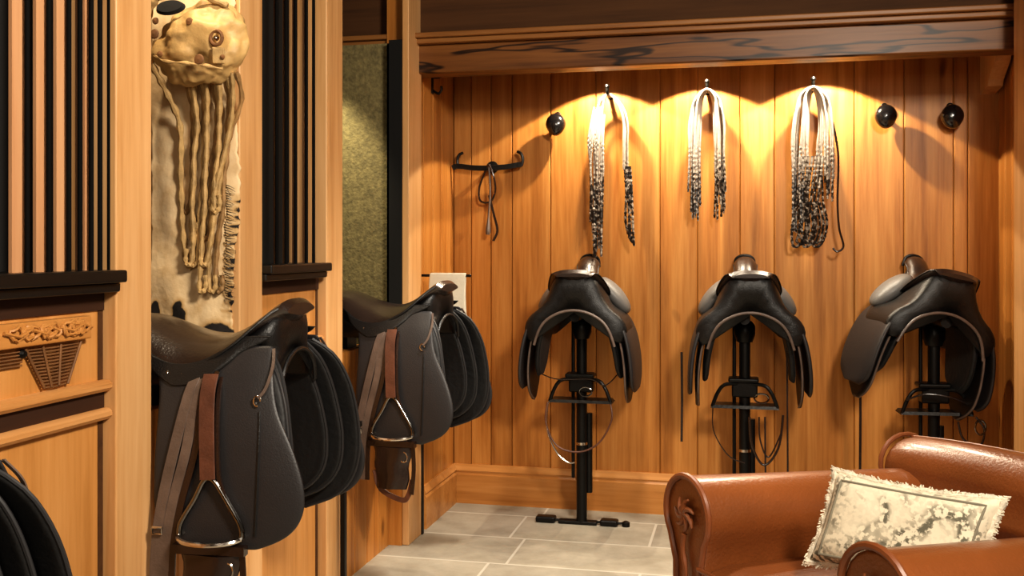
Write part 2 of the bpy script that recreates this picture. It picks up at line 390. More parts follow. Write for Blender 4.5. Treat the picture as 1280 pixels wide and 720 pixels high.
# left side : posts
def post(n, y0, y1, label, mat=POST, x=WX, z1=2.75):
    mb = MB().box((x-.16,y0,0),(x,y1,z1))
    # shallow flutes on the room face
    return struct('trim_%d' % n, label, mb, mat, 'post', bevel=.005)
post(7, 2.062, 2.205, 'pine post between barred window and hanging hide')
post(8, 2.645, 2.785, 'pine post between hide and narrow barred window')
post(9, 3.262, 3.405, 'pine post left of the olive doorway')
struct('trim_10', 'pine post right of the olive doorway', MB().box((WX-.005,4.062,0),(WX+.025,4.236,2.75)), POST, 'post', bevel=.004)
post(11, .72, .86, 'pine post beside the near window')
mb, tn = boards([4.20, 4.34, 4.48, 4.62, BY], WX, 0, 2.13, axis='y', th=1, seed=3)
mb.box((WX-.1,4.14,0),(WX-.012,BY+.05,2.75)); tn += [.3]*6
o = struct('wall_left', 'pine boarded left side of the alcove', mb, PINE, smooth=False); paint_tone(o, [t*.4+.25 for t in tn])

# niche far side that carries the hide
struct('wall_niche', 'aged plaster side of the niche behind the hide', MB().box((-2.25,2.70,0),(WX-.16,2.76,2.75)).box((-2.25,2.0,0),(-2.2,2.72,2.75)).box((WX-.16,2.655,0),(WX-.158,2.70,2.75)), PLASTER, smooth=False)
# olive room behind the doorway
mb = MB().box((-2.6,4.14,0),(WX-.01,4.2,2.13)).box((-2.66,3.0,0),(-2.6,4.2,2.75))
struct('wall_olive', 'olive stucco wall seen through the doorway', mb, OLIVE, smooth=False)
struct('trim_12', 'dark upright strip of painted shade at the right edge of the olive wall', MB().box((-1.465,4.066,.86),(-1.406,4.14,2.128)), VOID, 'board', smooth=False)  # near-black strip standing in for the shade beside the post
# low boarded panel in the doorway, under the saddle
mb, tn = boards([3.405,3.54,3.67,3.80,3.93,4.062], WX-.06, 0, .86, axis='y', th=1, seed=22)
mb.box((WX-.13,3.405,0),(WX-.073,4.062,.86)); mb.box((WX-.07,4.054,0),(WX-.004,4.0615,.86)); tn += [.3]*12
o = struct('wall_low', 'low pine boarded panel under the far side saddle', mb, PINE, smooth=False); paint_tone(o, [t*.5+.4 for t in tn])
mb, tn = boards([2.205,2.31,2.42,2.53,2.645], WX-.06, 0, .84, axis='y', th=1, seed=25)
mb.box((WX-.13,2.205,0),(WX-.073,2.645,.84)); tn += [.3]*6
o = struct('wall_niche_low', 'low pine boarded panel under the nearer side saddle', mb, PINE, smooth=False); paint_tone(o, [t*.5+.3 for t in tn])

# windows with bars
def barred(n, y0, y1, label, slats, bars, sill_end):
    w = thing('window_%d' % n, label, 'window', (WX, (y0+y1)/2, 1.2), kind='structure'); cy = (y0+y1)/2
    def L(v): return (v[0]-WX, v[1]-cy, v[2]-1.2)
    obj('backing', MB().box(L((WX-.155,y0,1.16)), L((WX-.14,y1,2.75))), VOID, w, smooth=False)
    for a, b in slats:
        obj('slat', MB().box(L((WX-.034-(.004 if n == 1 else .0),a,1.19)), L((WX-.030,b,2.75))), SLAT if n == 1 else SLAT2, w, smooth=False)
    for y in bars:
        obj('bar', MB().tube([L((WX-.02,y,1.19)), L((WX-.02,y,2.75))], .0055, 12), BLACKBAR, w)
    sill = MB().box(L((WX-.14,y0,1.150)), L((WX+.012,sill_end,1.172))).box(L((WX-.14,y0,1.172)), L((WX+.03,sill_end,1.200)))
    obj('sill', sill, BLACKP, w, bevel=.005)
    return w
def yx(px): return atX(px, 300, WX-.04).y
sl = [(yx(9.5), yx(28)), (yx(40), yx(56)), (yx(65.5), yx(81)), (yx(93), yx(98.5)), (yx(101), yx(107.5))]
bp = [atX(p,300,WX-.02).y for p in (34,61,86,100,114,125,137)]
barred(1, .86, 2.06, 'barred black stall window with tan slats at far left', [(.95,1.02),(1.12,1.19),(1.30,1.37),(1.50,1.57)]+sl, bp, 2.062)
sl2 = [(yx(p), yx(p+1.7)) for p in (339.5,351,363,376)]
bp2 = [atX(p,300,WX-.02).y for p in (346,357.5,369.5,383,392)]
barred(2, 2.785, 3.262, 'narrow barred black window with thin slats between two pine posts', sl2, bp2, 3.24)

# lower panels (stall doors)
def panel(n, y0, y1, label):
    d = thing('door_%d' % n, label, 'door', (WX,(y0+y1)/2,0), kind='structure'); cy = (y0+y1)/2
    def L(x,y,z): return (x-WX, y-cy, z)
    obj('panel', MB().box(L(WX-.06,y0,0), L(WX-.035,y1,1.150)), PANELW, d, smooth=False)
    obj('sill_shadow_strip', MB().box(L(WX-.05,y0,1.108), L(WX-.03,y1,1.150)), UMBER, d, smooth=False)  # dark strip painting the shadow under the sill
    obj('middle_rail', MB().box(L(WX-.04,y0,.880), L(WX-.030,y1,.930)), UMBER, d, smooth=False)
    for z in (.936, .872):
        pr = [(0,-.012),(.018,-.012),(.026,-.004),(.026,.006),(.018,.013),(0,.013)]
        mb = MB().loft([[L(WX-.035+a,y,z+b) for a,b in pr] for y in (y0,y1)])
        obj('moulding', mb, RAILW, d)
    obj('edge_shadow', MB().box(L(WX-.0345,y1-.018,0), L(WX-.0335,y1,1.112)), DARKW, d, smooth=False)  # thin dark sheet standing in for the shadow along the panel edge
    return d
panel(1, .86, 2.06, 'pine stall door below the near barred window')
panel(2, 2.785, 3.262, 'narrow pine stall panel below the second barred window')

# carved plaque on door 1
def plaque():
    y0, y1 = 1.30, 1.99; z0, z1 = 1.050, 1.100; xf = WX-.012
    t = thing('carved_plaque', 'carved pine board with rope knots and a basket rack relief on the stall door', 'carving', (WX-.035, 1.65, 1.05))
    def L(x,y,z): return (x-(WX-.035), y-1.65, z-1.05)
    obj('board', MB().box(L(WX-.035,y0,z0-.0), L(xf,y1,z1)), CARVE, t, bevel=.003)
    rnd = random.Random(3)
    for (cy, w, n) in ((1.765,.05,4),(1.835,.035,4),(1.93,.05,7)):
        mb = MB()
        for k in range(n):
            c = cy+rnd.uniform(-w,w)*.6; r = rnd.uniform(.010,.018); ph = rnd.random()*6
            pts = [L(xf+.004+.003*math.sin(3*a+ph), c+r*1.5*math.cos(a), 1.078+rnd.uniform(-.003,.003)+r*math.sin(a)*.9) for a in [i*2*PI/16 for i in range(17)]]
            mb.tube(pts, .0036, 6)
        mb.tube([L(xf+.004,cy-w*1.1,1.083),L(xf+.008,cy-w*.3,1.073),L(xf+.006,cy+w*.4,1.085),L(xf+.004,cy+w*1.1,1.076)], .004, 6)
        obj('rope_knot', mb, CARVE, t)
    # tapered woven basket relief hanging under the board
    xb = WX-.030
    bt, bb = 1.045, .958
    def ed(z):
        f = (bt-z)/(bt-bb); return 1.79+.058*f, 1.968-.045*f
    mb = MB()
    for i in range(13):
        z = bt-.004-(bt-bb-.004)*i/12; a, b = ed(z)
        mb.tube([L(xb+.002,a,z),L(xb+.004,(a+b)/2,z-.0015),L(xb+.002,b,z)], .0022, 6)
    obj('basket_weave', mb, CARVED, t)
    mb = MB()
    for f in (0,.30,.62,1.0):
        pa = [L(xb+.006, ed(z)[0]+(ed(z)[1]-ed(z)[0])*f, z) for z in (bt, (bt+bb)/2, bb)]
        mb.tube(pa, .0032, 6)
    obj('basket_rib', mb, CARVED, t)
    mb = MB()
    for i in range(5): mb.tube([L(xb+.002,1.32,1.040-i*.007),L(xb+.002,1.785,1.040-i*.007)], .002, 6)
    obj('side_slats', mb, CARVED, t)
    mb = MB(); mb.lathe([(0,0),(.009,0),(.010,.006),(.006,.012),(0,.013)], L(WX-.032,1.786,1.035), 'x', 14)
    obj('peg', mb, IRON, t)
plaque()

# ================= SADDLES =================
SIDE_A = [(.0,.150,.03),(.06,.168,-.01),(.14,.190,-.055),(.24,.210,-.12),(.40,.228,-.22),(.56,.238,-.33),(.70,.240,-.47)]
SIDE_B = [(0,.075,.0),(0,.135,-.018),(0,.175,-.045),(0,.208,-.09),(0,.232,-.16),(0,.247,-.26),(0,.250,-.36),(0,.245,-.45)]
def make_saddle(name, label, kind):
    """x from pommel (0) to cantle; z 0 = top of tree rail"""
    A = kind == 'side'; SIDE = SIDE_A if A else SIDE_B
    t = thing(name, label, 'saddle')
    if A: seat = [  # x, half width, centre z, edge drop, thickness
        (0,.090,.072,.030,.03),(.06,.130,.066,.045,.03),(.13,.165,.040,.058,.028),(.20,.182,.022,.060,.026),(.27,.190,.022,.050,.026),
        (.34,.180,.048,.034,.032),(.395,.152,.086,.020,.046),(.428,.120,.112,.014,.058),(.445,.096,.116,.014,.060)]
    else: seat = [
        (0,.045,.198,.030,.04),(.03,.052,.205,.030,.07),(.08,.050,.175,.03,.07),(.14,.065,.12,.04,.05),(.22,.115,.09,.05,.05),
        (.32,.135,.10,.035,.05),(.40,.118,.13,.016,.05),(.45,.095,.152,.010,.045),(.468,.075,.145,.012,.03)]
    X1 = seat[-1][0]
    rings = []; ns = 36; nr = 22
    for i in range(ns+1):
        x = X1*(i/ns); w, zc, dr, th = interp(seat, x)
        e = 1.0
        if i == 0: e = .5
        ring = []
        for k in range(nr):
            a = 2*PI*k/nr; cx = math.cos(a); sy = math.sin(a)
            y = w*(abs(cx)**.8)*(1 if cx >= 0 else -1)*(e if i in (0,ns) else 1)
            base = zc-dr*(abs(cx)**2.2)
            z = base+(0.006*sy if sy >= 0 else th*sy*(.6+.4*(1-abs(cx))))
            if i in (0, ns): z = base-th*.35+(z-base+th*.35)*.5
            xx = x+(-.008 if i == 0 else (.006 if i == ns else 0))
            ring.append((xx, y, z))
        rings.append(ring)
    st = obj('seat', MB().loft(rings), L_SEAT, t)
    # welt piping round the seat edge
    mb = MB()
    for s in (-1,1):
        pts = []
        for i in range(2, ns):
            x = X1*i/ns; w, zc, dr, th = interp(seat, x); pts.append((x, s*w*1.0, zc-dr-.002))
        mb.tube(pts, .0035, 6)
    obj('welt', mb, L_BLACK, st)
    # panel: padded black underside that also forms the back of the cantle
    rings = []; ky, kz = (.70, .62) if A else (1, 1)
    for i in range(19):
        x = .03+(X1-.03-.006)*i/18; w, zc, dr, th = interp(seat, x); w *= .93
        top = zc-dr-th*.25; k = 1.0 if i not in (0,18) else .93
        flare = .8+.2*min(1, x/.2)
        outer = [(0,zc-.012),(w*.6,zc-dr*.4-.010),(w,top),(w+.012,(top+.0)*.45),(max(w,.13*flare)+.02,-.012),(.192*flare,-.035),(.222*flare,-.075),(.228*flare,-.12),(.205*flare,-.165)]
        inner = [(.172*flare,-.150),(.152*flare,-.100),(.118*flare,-.055),(.065,-.024),(0,-.014)]
        half = outer+inner
        if A: half = [(min(y,.145), z if q < 3 else z*kz) for q, (y,z) in enumerate([(yy*ky if q > 3 else min(yy,.14), zz) for q, (yy,zz) in enumerate(half)])]
        pr = [(y,z) for y,z in half]+[(-y,z) for y,z in half[-2:0:-1]]
        rings.append([(x,y*k,z) for y,z in pr])
    obj('panel', MB().loft(rings), L_BLACK, t, sub=1)
    # arch edge binding seen from behind
    by_ = .72 if A else 1
    bpts = spline([(p_[0], p_[1]*by_, p_[2]*(.62 if A else 1)) for p_ in [(X1-.004,-.175,-.17),(X1,-.152,-.105),(X1,-.118,-.060),(X1,-.06,-.028),(X1,0,-.018),(X1,.06,-.028),(X1,.118,-.060),(X1,.152,-.105),(X1-.004,.175,-.17)]], 5)
    obj('gullet_binding', MB().tube(bpts, .006, 8), L_TAUPE if not A else L_BLACK, t)
    # flaps
    def sheet(s, off, zt, zb, rear, front, mat, nm, par, th=.006, channels=0, infl=0, sc=1.0, piping=None):
        """rear/front tables fraction-down -> x"""
        P = []; nv, nu = 30, 18
        for i in range(nv+1):
            f = i/nv; f2 = 1-(1-f)**1.25
            z = zt+(zb-zt)*f2; follow = A and nm in ('flap','skirt','flap_lining')
            # lateral position by height
            tab = [(-p[2],p[1]) for p in SIDE]; y = interp(tab, -z)[0]*sc-off
            xf = interp(front, f2)[0]; xr = interp(rear, f2)[0]; row = []
            for j in range(nu+1):
                g = j/nu; x = xf+(xr-xf)*g
                if follow:
                    w_, zc_, dr_, th_ = interp(seat, x); ze = min(.012, zc_-dr_-.010)
                    if nm == 'skirt': z = min(zc_-dr_+.004, .035)-(.050 if x < .36 else .050*(1-(x-.36)/.25))*f2
                    else: z = (ze-(.012 if nm == 'flap_lining' else 0))+(zb-ze)*f2
                    y = interp(tab, -z)[0]*sc-off
                bulge = infl*math.sin(PI*min(1,max(0,g)))**.5*math.sin(PI*min(1,f2*1.02))**.5 if 0 < g < 1 and 0 < f2 < .98 else 0
                q = 0
                if channels: q = -abs(math.sin(g*channels*PI+f2*.8))**.35*.004+.004
                curl = .012*max(0,(g-.75)/.25)**2
                row.append((x, s*(y-bulge+q-curl*.6), z))
            P.append(row)
        o = obj(nm, MB().grid(P), mat, par, solid=th, soff=0, sub=1)
        if piping:
            edge = [P[i][-1] for i in range(nv+1)]+[P[-1][j] for j in range(nu-1,-1,-1)]
            obj('piping', MB().tube(edge, .0045, 8), piping, o)
        return o
    if A:
        rear = [(0,.440),(.15,.452),(.32,.472),(.50,.515),(.66,.543),(.78,.548),(.88,.530),(.95,.492),(1,.43)]
        front = [(0,.15),(.15,.168),(.6,.170),(.85,.178),(.95,.21),(1,.27)]
        rp1 = [(0,.425),(.06,.468),(.15,.498),(.32,.525),(.6,.538),(.8,.520),(.93,.465),(1,.38)]
        rp2 = [(0,.415),(.08,.445),(.2,.468),(.4,.488),(.6,.498),(.8,.485),(.93,.435),(1,.36)]
        rp3 = [(0,.40),(.1,.418),(.25,.438),(.4,.452),(.6,.462),(.8,.452),(.93,.41),(1,.35)]
        fr2 = [(0,.18),(.8,.19),(1,.27)]
        for s in (-1,1):
            fl = sheet(s,-.006,.006,-.464,rear,front,L_GREY,'flap',t,.008)
            sheet(s,.012,.015,-.468 if s > 0 else -.44,rp1 if s > 0 else [(a_,b_-.04) for a_,b_ in rp1],fr2,QUILT,'flap_lining',t,.014,channels=4,piping=PIPE)
            sheet(s,.038,-.005,-.452,rp2,fr2,QUILT,'inner_pad',t,.016,channels=3,piping=PIPE)
            sheet(s,.064,-.025,-.435,rp3,fr2,QUILT,'inner_pad',t,.016,channels=3,piping=PIPE)
            # skirt under the seat (dark wedge)
            sk = [(0,.435),(.4,.415),(.8,.36),(1,.28)]; skf = [(0,.10),(.5,.13),(1,.2)]
            sheet(s,-.012,-.028,-.080,sk,skf,L_BLACK,'skirt',t,.010)
            # knee-roll crease line and fittings on the flap
            cr = [(.43,s*.225,-.14),(.434,s*.240,-.22),(.434,s*.250,-.32),(.43,s*.252,-.43)]
            obj('seam', MB().tube(spline(cr,6), .0025, 6), L_BLACK, fl)
            dr = [(.425+.009*math.cos(a), s*.226, -.115+.012*math.sin(a)) for a in [i*2*PI/14 for i in range(12)]]
            obj('dee_ring', MB().tube(dr, .0025, 6), STEEL, t)
            obj('keeper_strap', MB().tube(spline([(.442,s*.165,.004),(.452,s*.196,-.035),(.444,s*.220,-.085),(.428,s*.229,-.108)],5), 0, flat=(.004,.0015), wdir=(1,0,0)), L_TAUPE, t)
            dr = [(.205+.020*math.cos(a), s*.205, -.052+.010*math.sin(a)) for a in [PI*.9+i*PI/12 for i in range(13)]]
            obj('dee_ring', MB().tube(dr, .0028, 6), STEEL, t)
            obj('stud', MB().lathe([(0,-.004),(.006,-.004),(.006,.002),(.003,.005),(0,.0055)], (.315, s*.205,-.052), 'y', 12), CHROME, t)
        # stirrup leathers on the near side
        for s in (-1,1):
            yo = s*.262; yl = s*.270
            if s > 0: continue
            la = obj('stirrup_leather', MB().tube(spline([(.302,s*.212,-.055),(.304,s*.236,-.10),(.311,s*.256,-.18),(.320,yl,-.296)],6), 0, flat=(.0195,.003), wdir=(1,0,.05)), L_BROWN, t)
            obj('buckle', MB().tube([(.325,s*.255,-.16),(.366,s*.255,-.16)], .003, 6), STEEL, la) if False else None
            obj('leather_edge', MB().tube(spline([(.324,s*.196,-.060),(.328,s*.224,-.10),(.334,s*.246,-.18),(.346,yo,-.295),(.375,yo,-.37)],6), 0, flat=(.005,.004), wdir=(1,0,.05)), L_DARKB, t)
            for dx, wd, mt in ((0,.014,L_TAUPE),(.030,.013,L_TAUPE),(.054,.009,L_DARKB)):
                pts = spline([(.262+dx*.35,s*.200,-.058),(.252+dx*.5,s*.226,-.10),(.228+dx,s*.248,-.22),(.198+dx*.9,s*.256,-.36),(.184+dx*.8,s*.258,-.47),(.180+dx*.8,s*.258,-.60)],6)
                obj('hanging_strap', MB().tube(pts, 0, flat=(wd,.0025), wdir=(1,0,.25)), mt, t)
            obj('buckle', MB().tube([(.178,s*.266,-.415),(.203,s*.266,-.415),(.202,s*.266,-.43),(.180,s*.266,-.43),(.178,s*.266,-.415)], .003, 6), STEEL, t)
            # stirrup iron
            ap = (.358, yo, -.262); lx, rx, by = .245, .402, -.432
            iron = spline([(lx,yo,by),(lx+.004,yo,by+.03),(.284,yo,-.345),(.305,yo,-.304),(.320,yo,-.294),(.337,yo,-.304),(.364,yo,-.345),(rx-.004,yo,by+.03),(rx,yo,by)],6)
            ir = obj('stirrup_iron', MB().tube(iron, .0070, 10), CHROME, t)
            oval = [((lx+rx)/2+(rx-lx)/2*math.cos(a), yo+.046*math.sin(a), by+.008*math.sin(a)) for a in [i*2*PI/36 for i in range(37)]]
            obj('tread', MB().tube(oval, .0062, 8), STEEL, ir)
            # dark strap band with folded leather under the stirrup
            obj('girth_band', MB().tube([(lx-.012,yo,by-.030),(rx+.010,yo,by-.030)], 0, flat=(.012,.012), wdir=(0,0,1)), L_DARKB, t)
            rings = []
            for i in range(9):
                z = by-.042-.15*i/8; w = .074-.016*i/8
                rings.append([(.324+w*math.cos(a)+.004*math.sin(i*1.3), yo+(.018+.004*math.sin(4*a+i*.3))*math.sin(a), z) for a in [k*2*PI/20 for k in range(20)]])
            obj('folded_girth', MB().loft(rings), L_DARKB, t)
            obj('hanging_strap', MB().tube(spline([(rx,yo,by-.03),(rx+.004,yo,by-.12),(rx-.004,yo,by-.21)],5), 0, flat=(.008,.0025), wdir=(1,0,0)), L_DARKB, t)
            loop = spline([(rx-.004,yo-s*.005,by-.16),(rx-.02,yo-s*.01,by-.215),(.355,yo-s*.012,by-.235),(lx+.03,yo-s*.01,by-.20),(lx+.01,yo,by-.13)],6)
            obj('noseband', MB().tube(loop, 0, flat=(.010,.003), wdir=(0,0,1)), L_BROWN, t)
            rg = [(rx-.03+.014*math.cos(a), yo+s*.012, by-.075+.018*math.sin(a)) for a in [i*2*PI/20 for i in range(21)]]
            obj('bit_ring', MB().tube(rg, .003, 6), STEEL, t)
    else:
        rearo = [(0,.44),(.4,.455),(.8,.45),(.93,.42),(1,.36)]
        fronto = [(0,.10),(.5,.09),(.85,.11),(1,.2)]
        for s in (-1,1):
            sheet(s,.0,-.02,-.375,rearo,fronto,L_GREY,'flap',t,.016)
            sheet(s,.030,-.035,-.43,[(0,.43),(.4,.425),(.8,.40),(.93,.35),(1,.29)],[(0,.12),(.8,.14),(1,.24)],L_BLACK,'sweat_flap',t,.014,infl=.004,piping=L_TAUPE)
            sheet(s,.066,-.05,-.32,[(0,.44),(.5,.42),(.85,.38),(1,.32)],[(0,.14),(.8,.16),(1,.24)],QUILT,'inner_pad',t,.020)
            # wide skirts either side of the pommel
            rings = []
            for i in range(17):
                ph = PI*i/16; ring = []
                for j in range(20):
                    a = 2*PI*j/20
                    u_ = -math.cos(ph)*.098; v_ = math.sin(ph)**.8*math.cos(a)*.040; w_ = math.sin(ph)**.7*math.sin(a)*.075
                    ca, sa = math.cos(math.radians(47)), math.sin(math.radians(47))
                    ring.append((.175+w_, s*(.137+u_*ca+v_*sa), .040-u_*sa+v_*ca-.35*max(0,u_)**1.5))
                rings.append(ring)
            obj('skirt', MB().loft(rings), L_SKIRT, t)
        obj('pommel_rim', MB().tube(spline([(-.004,-.044,.16),(-.004,-.040,.196),(-.002,-.022,.212),(-.002,0,.216),(-.002,.022,.212),(-.004,.040,.196),(-.004,.044,.16)],5), .007, 8), L_BLACK, t)
    return t

GA = 'english saddles on the left wall racks'
SZ = 1.0
s1 = make_saddle('english_saddle', 'black saddle with brown stirrup leather in front of the hanging hide', 'side')
s1.location = (-1.572, 2.42, SZ); s1.rotation_euler = (0,0,math.radians(4)); s1['group'] = GA
s2 = dup(s1, (-1.550, 3.76, SZ+.006), math.radians(-3), 'black saddle in front of the olive stucco doorway')
s0 = dup(s1, (-1.555, 1.185, SZ-.08), 0, 'black quilted saddle edge in the bottom left corner of the view')
# racks that carry them
def side_rack(y, label, foot=True, z=SZ):
    t = thing('saddle_rack', label, 'rack', (WX,y,0), group='racks on the left wall')
    obj('arm', MB().tube([(-.10,0,z-.040),(.22,0,z-.040)], .020, 14), IRON, t)
    obj('wall_plate', MB().box((-.125,-.05,z-.17),(-.10,.05,z-.0)) , IRON, t, bevel=.004)
    obj('brace', MB().tube([(-.10,0,z-.16),(.16,0,z-.075)], .009, 8), IRON, t)
    obj('hook_bar', MB().tube(spline([(.0,0,z-.10),(.04,0,z-.3),(.04,-.02,z-.42),(.06,-.06,z-.44)],5), .007, 8), IRON, t)
    if foot:
        for yy in (-.385,.50):
            obj('leg', MB().box((.014,yy-.011,0),(.032,yy+.011,.62)), IRON, t, bevel=.003)
        obj('cross_bar', MB().box((.028,-.39,.60),(.040,.512,.62)), IRON, t, bevel=.003)
    return t
for y, lb, z in ((2.42,'black iron saddle rack under the saddle by the hide',SZ),(3.74,'black iron saddle rack in the olive doorway',SZ+.006),(1.185,'black iron saddle rack at the near stall post',SZ-.08)):
    side_rack(y, lb, foot=(y > 3), z=z)

# back row
GB = 'saddles on the alcove stands'
b1 = make_saddle('english_saddle', 'black saddle on the left stand under the pale beaded strap', 'rear')
def put(o, x, yc, rz):
    # pommel toward the wall: local +x -> world -y
    o.location = (x, yc, SZ); o.rotation_euler = (0,0,-PI/2+rz)
px3 = (-.715, 0.0, .775)
YP = BY-.045
put(b1, px3[0], YP, 0); b1['group'] = GB
b2 = dup(b1, (px3[1], YP, SZ), -PI/2+math.radians(3), 'black saddle on the middle stand with pale grey skirts')
b3 = dup(b1, (px3[2]-.085, YP, SZ+.005), -PI/2+math.radians(13), 'black saddle on the right stand turned toward the right wall')
b3.rotation_euler = (math.radians(-13), 0, -PI/2+math.radians(13))

# ---- stands ----
def stand(loc, label, rz=0):
    t = thing('saddle_stand', label, 'saddle stand', loc, rz, 'saddle stands in the alcove')
    obj('pole', MB().tube([(0,0,.012),(0,0,.955)], .024, 18), IRON, t)
    obj('back_pole', MB().tube([(-.045,.035,.20),(-.045,.035,.95)], .008, 10), IRON, t)
    obj('lower_sleeve', MB().tube([(.030,.02,.14),(.030,.02,.50)], .016, 12), IRON, t)
    obj('top_rail', MB().tube([(0,-.20,.950),(0,.17,.950)], .022, 14), IRON, t)
    obj('collar', MB().lathe([(0,.84),(.034,.84),(.045,.87),(.045,.91),(.03,.93),(0,.93)], (0,0,0),'z',18), IRON, t)
    obj('clamp', MB().box((-.055,-.035,.60),(.055,.04,.68)).box((-.07,-.05,.665),(.06,.04,.685)), IRON, t, bevel=.008)
    br = obj('tack_bracket', MB().loft([[(-.145,-.06,.555),(.145,-.06,.555),(.145,.05,.555),(-.145,.05,.555)],
                                     [(-.135,-.055,.568),(.135,-.055,.568),(.135,.045,.568),(-.135,.045,.568)]]), IRON, t)
    for s in (-1,1):
        obj('bracket_arm', MB().tube(spline([(s*.138,-.05,.56),(s*.115,-.05,.62),(s*.085,-.045,.655),(s*.03,-.03,.66)],5), .008, 8), IRON, br)
    obj('ring_collar', MB().lathe([(.022,.36),(.028,.36),(.028,.372),(.022,.372)], (0,0,0),'z',18), STEEL, t)
    for (x, w, nm) in ((-.165,.045,'foot'),(.125,.04,'foot')):
        obj(nm, MB().box((x-w,-.028,0),(x+w,.028,.028)), IRON, t, bevel=.009)
    obj('base_plate', MB().box((-.105,-.024,0),(.07,.024,.016)), IRON, t, bevel=.005)
    obj('base_rod', MB().tube([(-.19,0,.012),(.20,0,.012)], .006, 8), IRON, t)
    obj('foot', MB().lathe([(0,0),(.018,0),(.018,.018),(.008,.024),(0,.024)], (.20,0,0),'z',14), IRON, t)
    return t
st1 = stand((px3[0]-.005, 4.56, 0), 'black iron stand of the left alcove saddle, its base on open floor')
st2 = dup(st1, (px3[1], 4.56, 0), 0, 'black iron stand of the middle alcove saddle, behind the leather arm')
st3 = dup(st1, (px3[2], 4.56, 0), math.radians(4), 'black iron stand of the right alcove saddle, behind the armchair back')
# bridles hung from the brackets
def bridle(loc, label, style):
    t = thing('bridle', label, 'bridle', loc, group='bridles on the stand brackets')
    if style == 0:
        obj('rein', MB().tube(spline([(-.145,0,-.0),(-.150,-.01,-.09),(-.10,-.012,-.19),(0,-.01,-.215),(.09,-.01,-.17),(.145,-.01,-.07),(.140,0,0)],7), .0042, 8), L_BROWN, t)
        obj('cheek_piece', MB().tube(spline([(-.142,0,0),(-.145,-.012,-.12),(-.10,-.014,-.22),(-.05,-.014,-.262),(-.02,-.01,-.262)],7), .004, 8), STEEL, t)
        obj('rein', MB().tube(spline([(-.19,0,.135),(-.1,0,.105),(.05,0,.11),(.12,0,.085),(.20,.02,.17)],7), .0028, 6), L_DARKB, t)
        obj('bit', MB().tube([(.03+.028*math.cos(a),-.012,.055+.02*math.sin(a)) for a in [i*2*PI/18 for i in range(19)]], .004, 8), CHROME, t)
    elif style == 1:
        obj('rein', MB().tube(spline([(-.135,0,0),(-.13,-.01,-.10),(-.07,-.01,-.20),(0,-.01,-.23)],7), .0028, 6), L_DARKB, t)
        obj('rein', MB().tube(spline([(.02,-.01,-.03),(.03,-.012,-.15),(.08,-.012,-.235),(.14,-.01,-.16),(.160,0,-.02)],7), .005, 8), L_DARKB, t)
        obj('rein', MB().tube(spline([(.06,-.01,-.03),(.065,-.012,-.13),(.10,-.012,-.20),(.15,-.01,-.10)],7), .0035, 8), L_DARKB, t)
        obj('hanging_strap', MB().tube([(.085,0,-.03),(.088,0,-.42)], 0, flat=(.004,.002), wdir=(1,0,0)), L_DARKB, t)
        obj('hanging_strap', MB().tube(spline([(.175,0,.30),(.178,0,-.05),(.18,0,-.43)],5), 0, flat=(.004,.002), wdir=(1,0,0)), L_DARKB, t)
        obj('bit', MB().tube([(.07+.03*math.cos(a),-.012,.05+.02*math.sin(a)) for a in [i*2*PI/18 for i in range(19)]], .004, 8), CHROME, t)
    else:
        obj('rein', MB().tube(spline([(.08,-.01,-.02),(.10,-.012,-.09),(.16,-.012,-.12),(.18,-.01,-.05),(.15,0,0)],7), .0045, 8), L_DARKB, t)
        obj('bit', MB().tube([(.165+.020*math.cos(a),-.012,-.04+.03*math.sin(a)) for a in [i*2*PI/18 for i in range(19)]], .004, 8), CHROME, t)
        obj('rein', MB().tube(spline([(-.12,0,.06),(-.05,-.02,.09),(.05,-.02,.08),(.12,0,.05)],7), .004, 8), L_DARKB, t)
    return t
bridle((px3[0]-.005,4.49,.556), 'brown looped bridle rein hanging on the left stand bracket', 0)
bridle((px3[1],4.49,.556), 'dark bridle with double loops on the middle stand bracket', 1)
bridle((px3[2],4.49,.556), 'dark bridle with steel bit on the right stand bracket', 2)
# long thin straps dropping from the row of saddles
def long_strap(px, y0, y1, Y, label):
    a = atY(px, y0, Y); b = atY(px, y1, Y)
    t = tag(obj('girth_strap', MB().tube([(0,0,0),(.002,0,(b.z-a.z)*.5),(0,0,b.z-a.z)], 0, flat=(.0055,.002), wdir=(1,0,0)), L_DARKB), label, 'strap')
    t.location = a; return t
long_strap(852, 440, 552, 4.55, 'thin dark strap dangling below the left flap of the middle saddle')
long_strap(1075, 440, 600, 4.55, 'long thin dark strap dangling below the left flap of the right saddle')

# ================= WALL HARDWARE =================
def knob(px, py, label, lean=0):
    p = atY(px, py, BY-.07); loc = (p.x, BY, p.z)
    t = thing('wall_peg', label, 'wall peg', loc, group='dome pegs on the alcove wall')
    obj('mount', MB().lathe([(0,0),(.022,0),(.022,-.008),(.010,-.014),(.009,-.05),(0,-.05)], (0,0,.012), 'y', 16), IRON, t)
    mb = MB(); prof = [(0,-.040),(.020,-.042),(.040,-.055),(.050,-.072),(.048,-.090),(.036,-.104),(.018,-.111),(0,-.113)]
    mb.lathe(prof, (0,0,0), 'y', 24)
    mb.v = [(x*(1.0 if z > 0 else 1-abs(z)*3.5), y, z*1.12) for x, y, z in mb.v]
    obj('dome', mb, plain('glossy_black_enamel', (.008,.007,.007), .12, 0, .7, coat=.8) if 'enamel' not in G else G['enamel'], t, sub=1)
    G.setdefault('enamel', bpy.data.materials['glossy_black_enamel'])
    obj('ring', MB().tube([(.012*math.cos(a),-.028,.052+.012*math.sin(a)) for a in [i*2*PI/16 for i in range(17)]], .0035, 8), IRON, t)
    return t
G = {}
knob(695,156,'glossy black dome knob left of the first hanging strap bundle')
knob(1107,146,'glossy black dome knob nearest the third hanging strap bundle')
knob(1190,146,'glossy black dome knob nearest the right corbel')

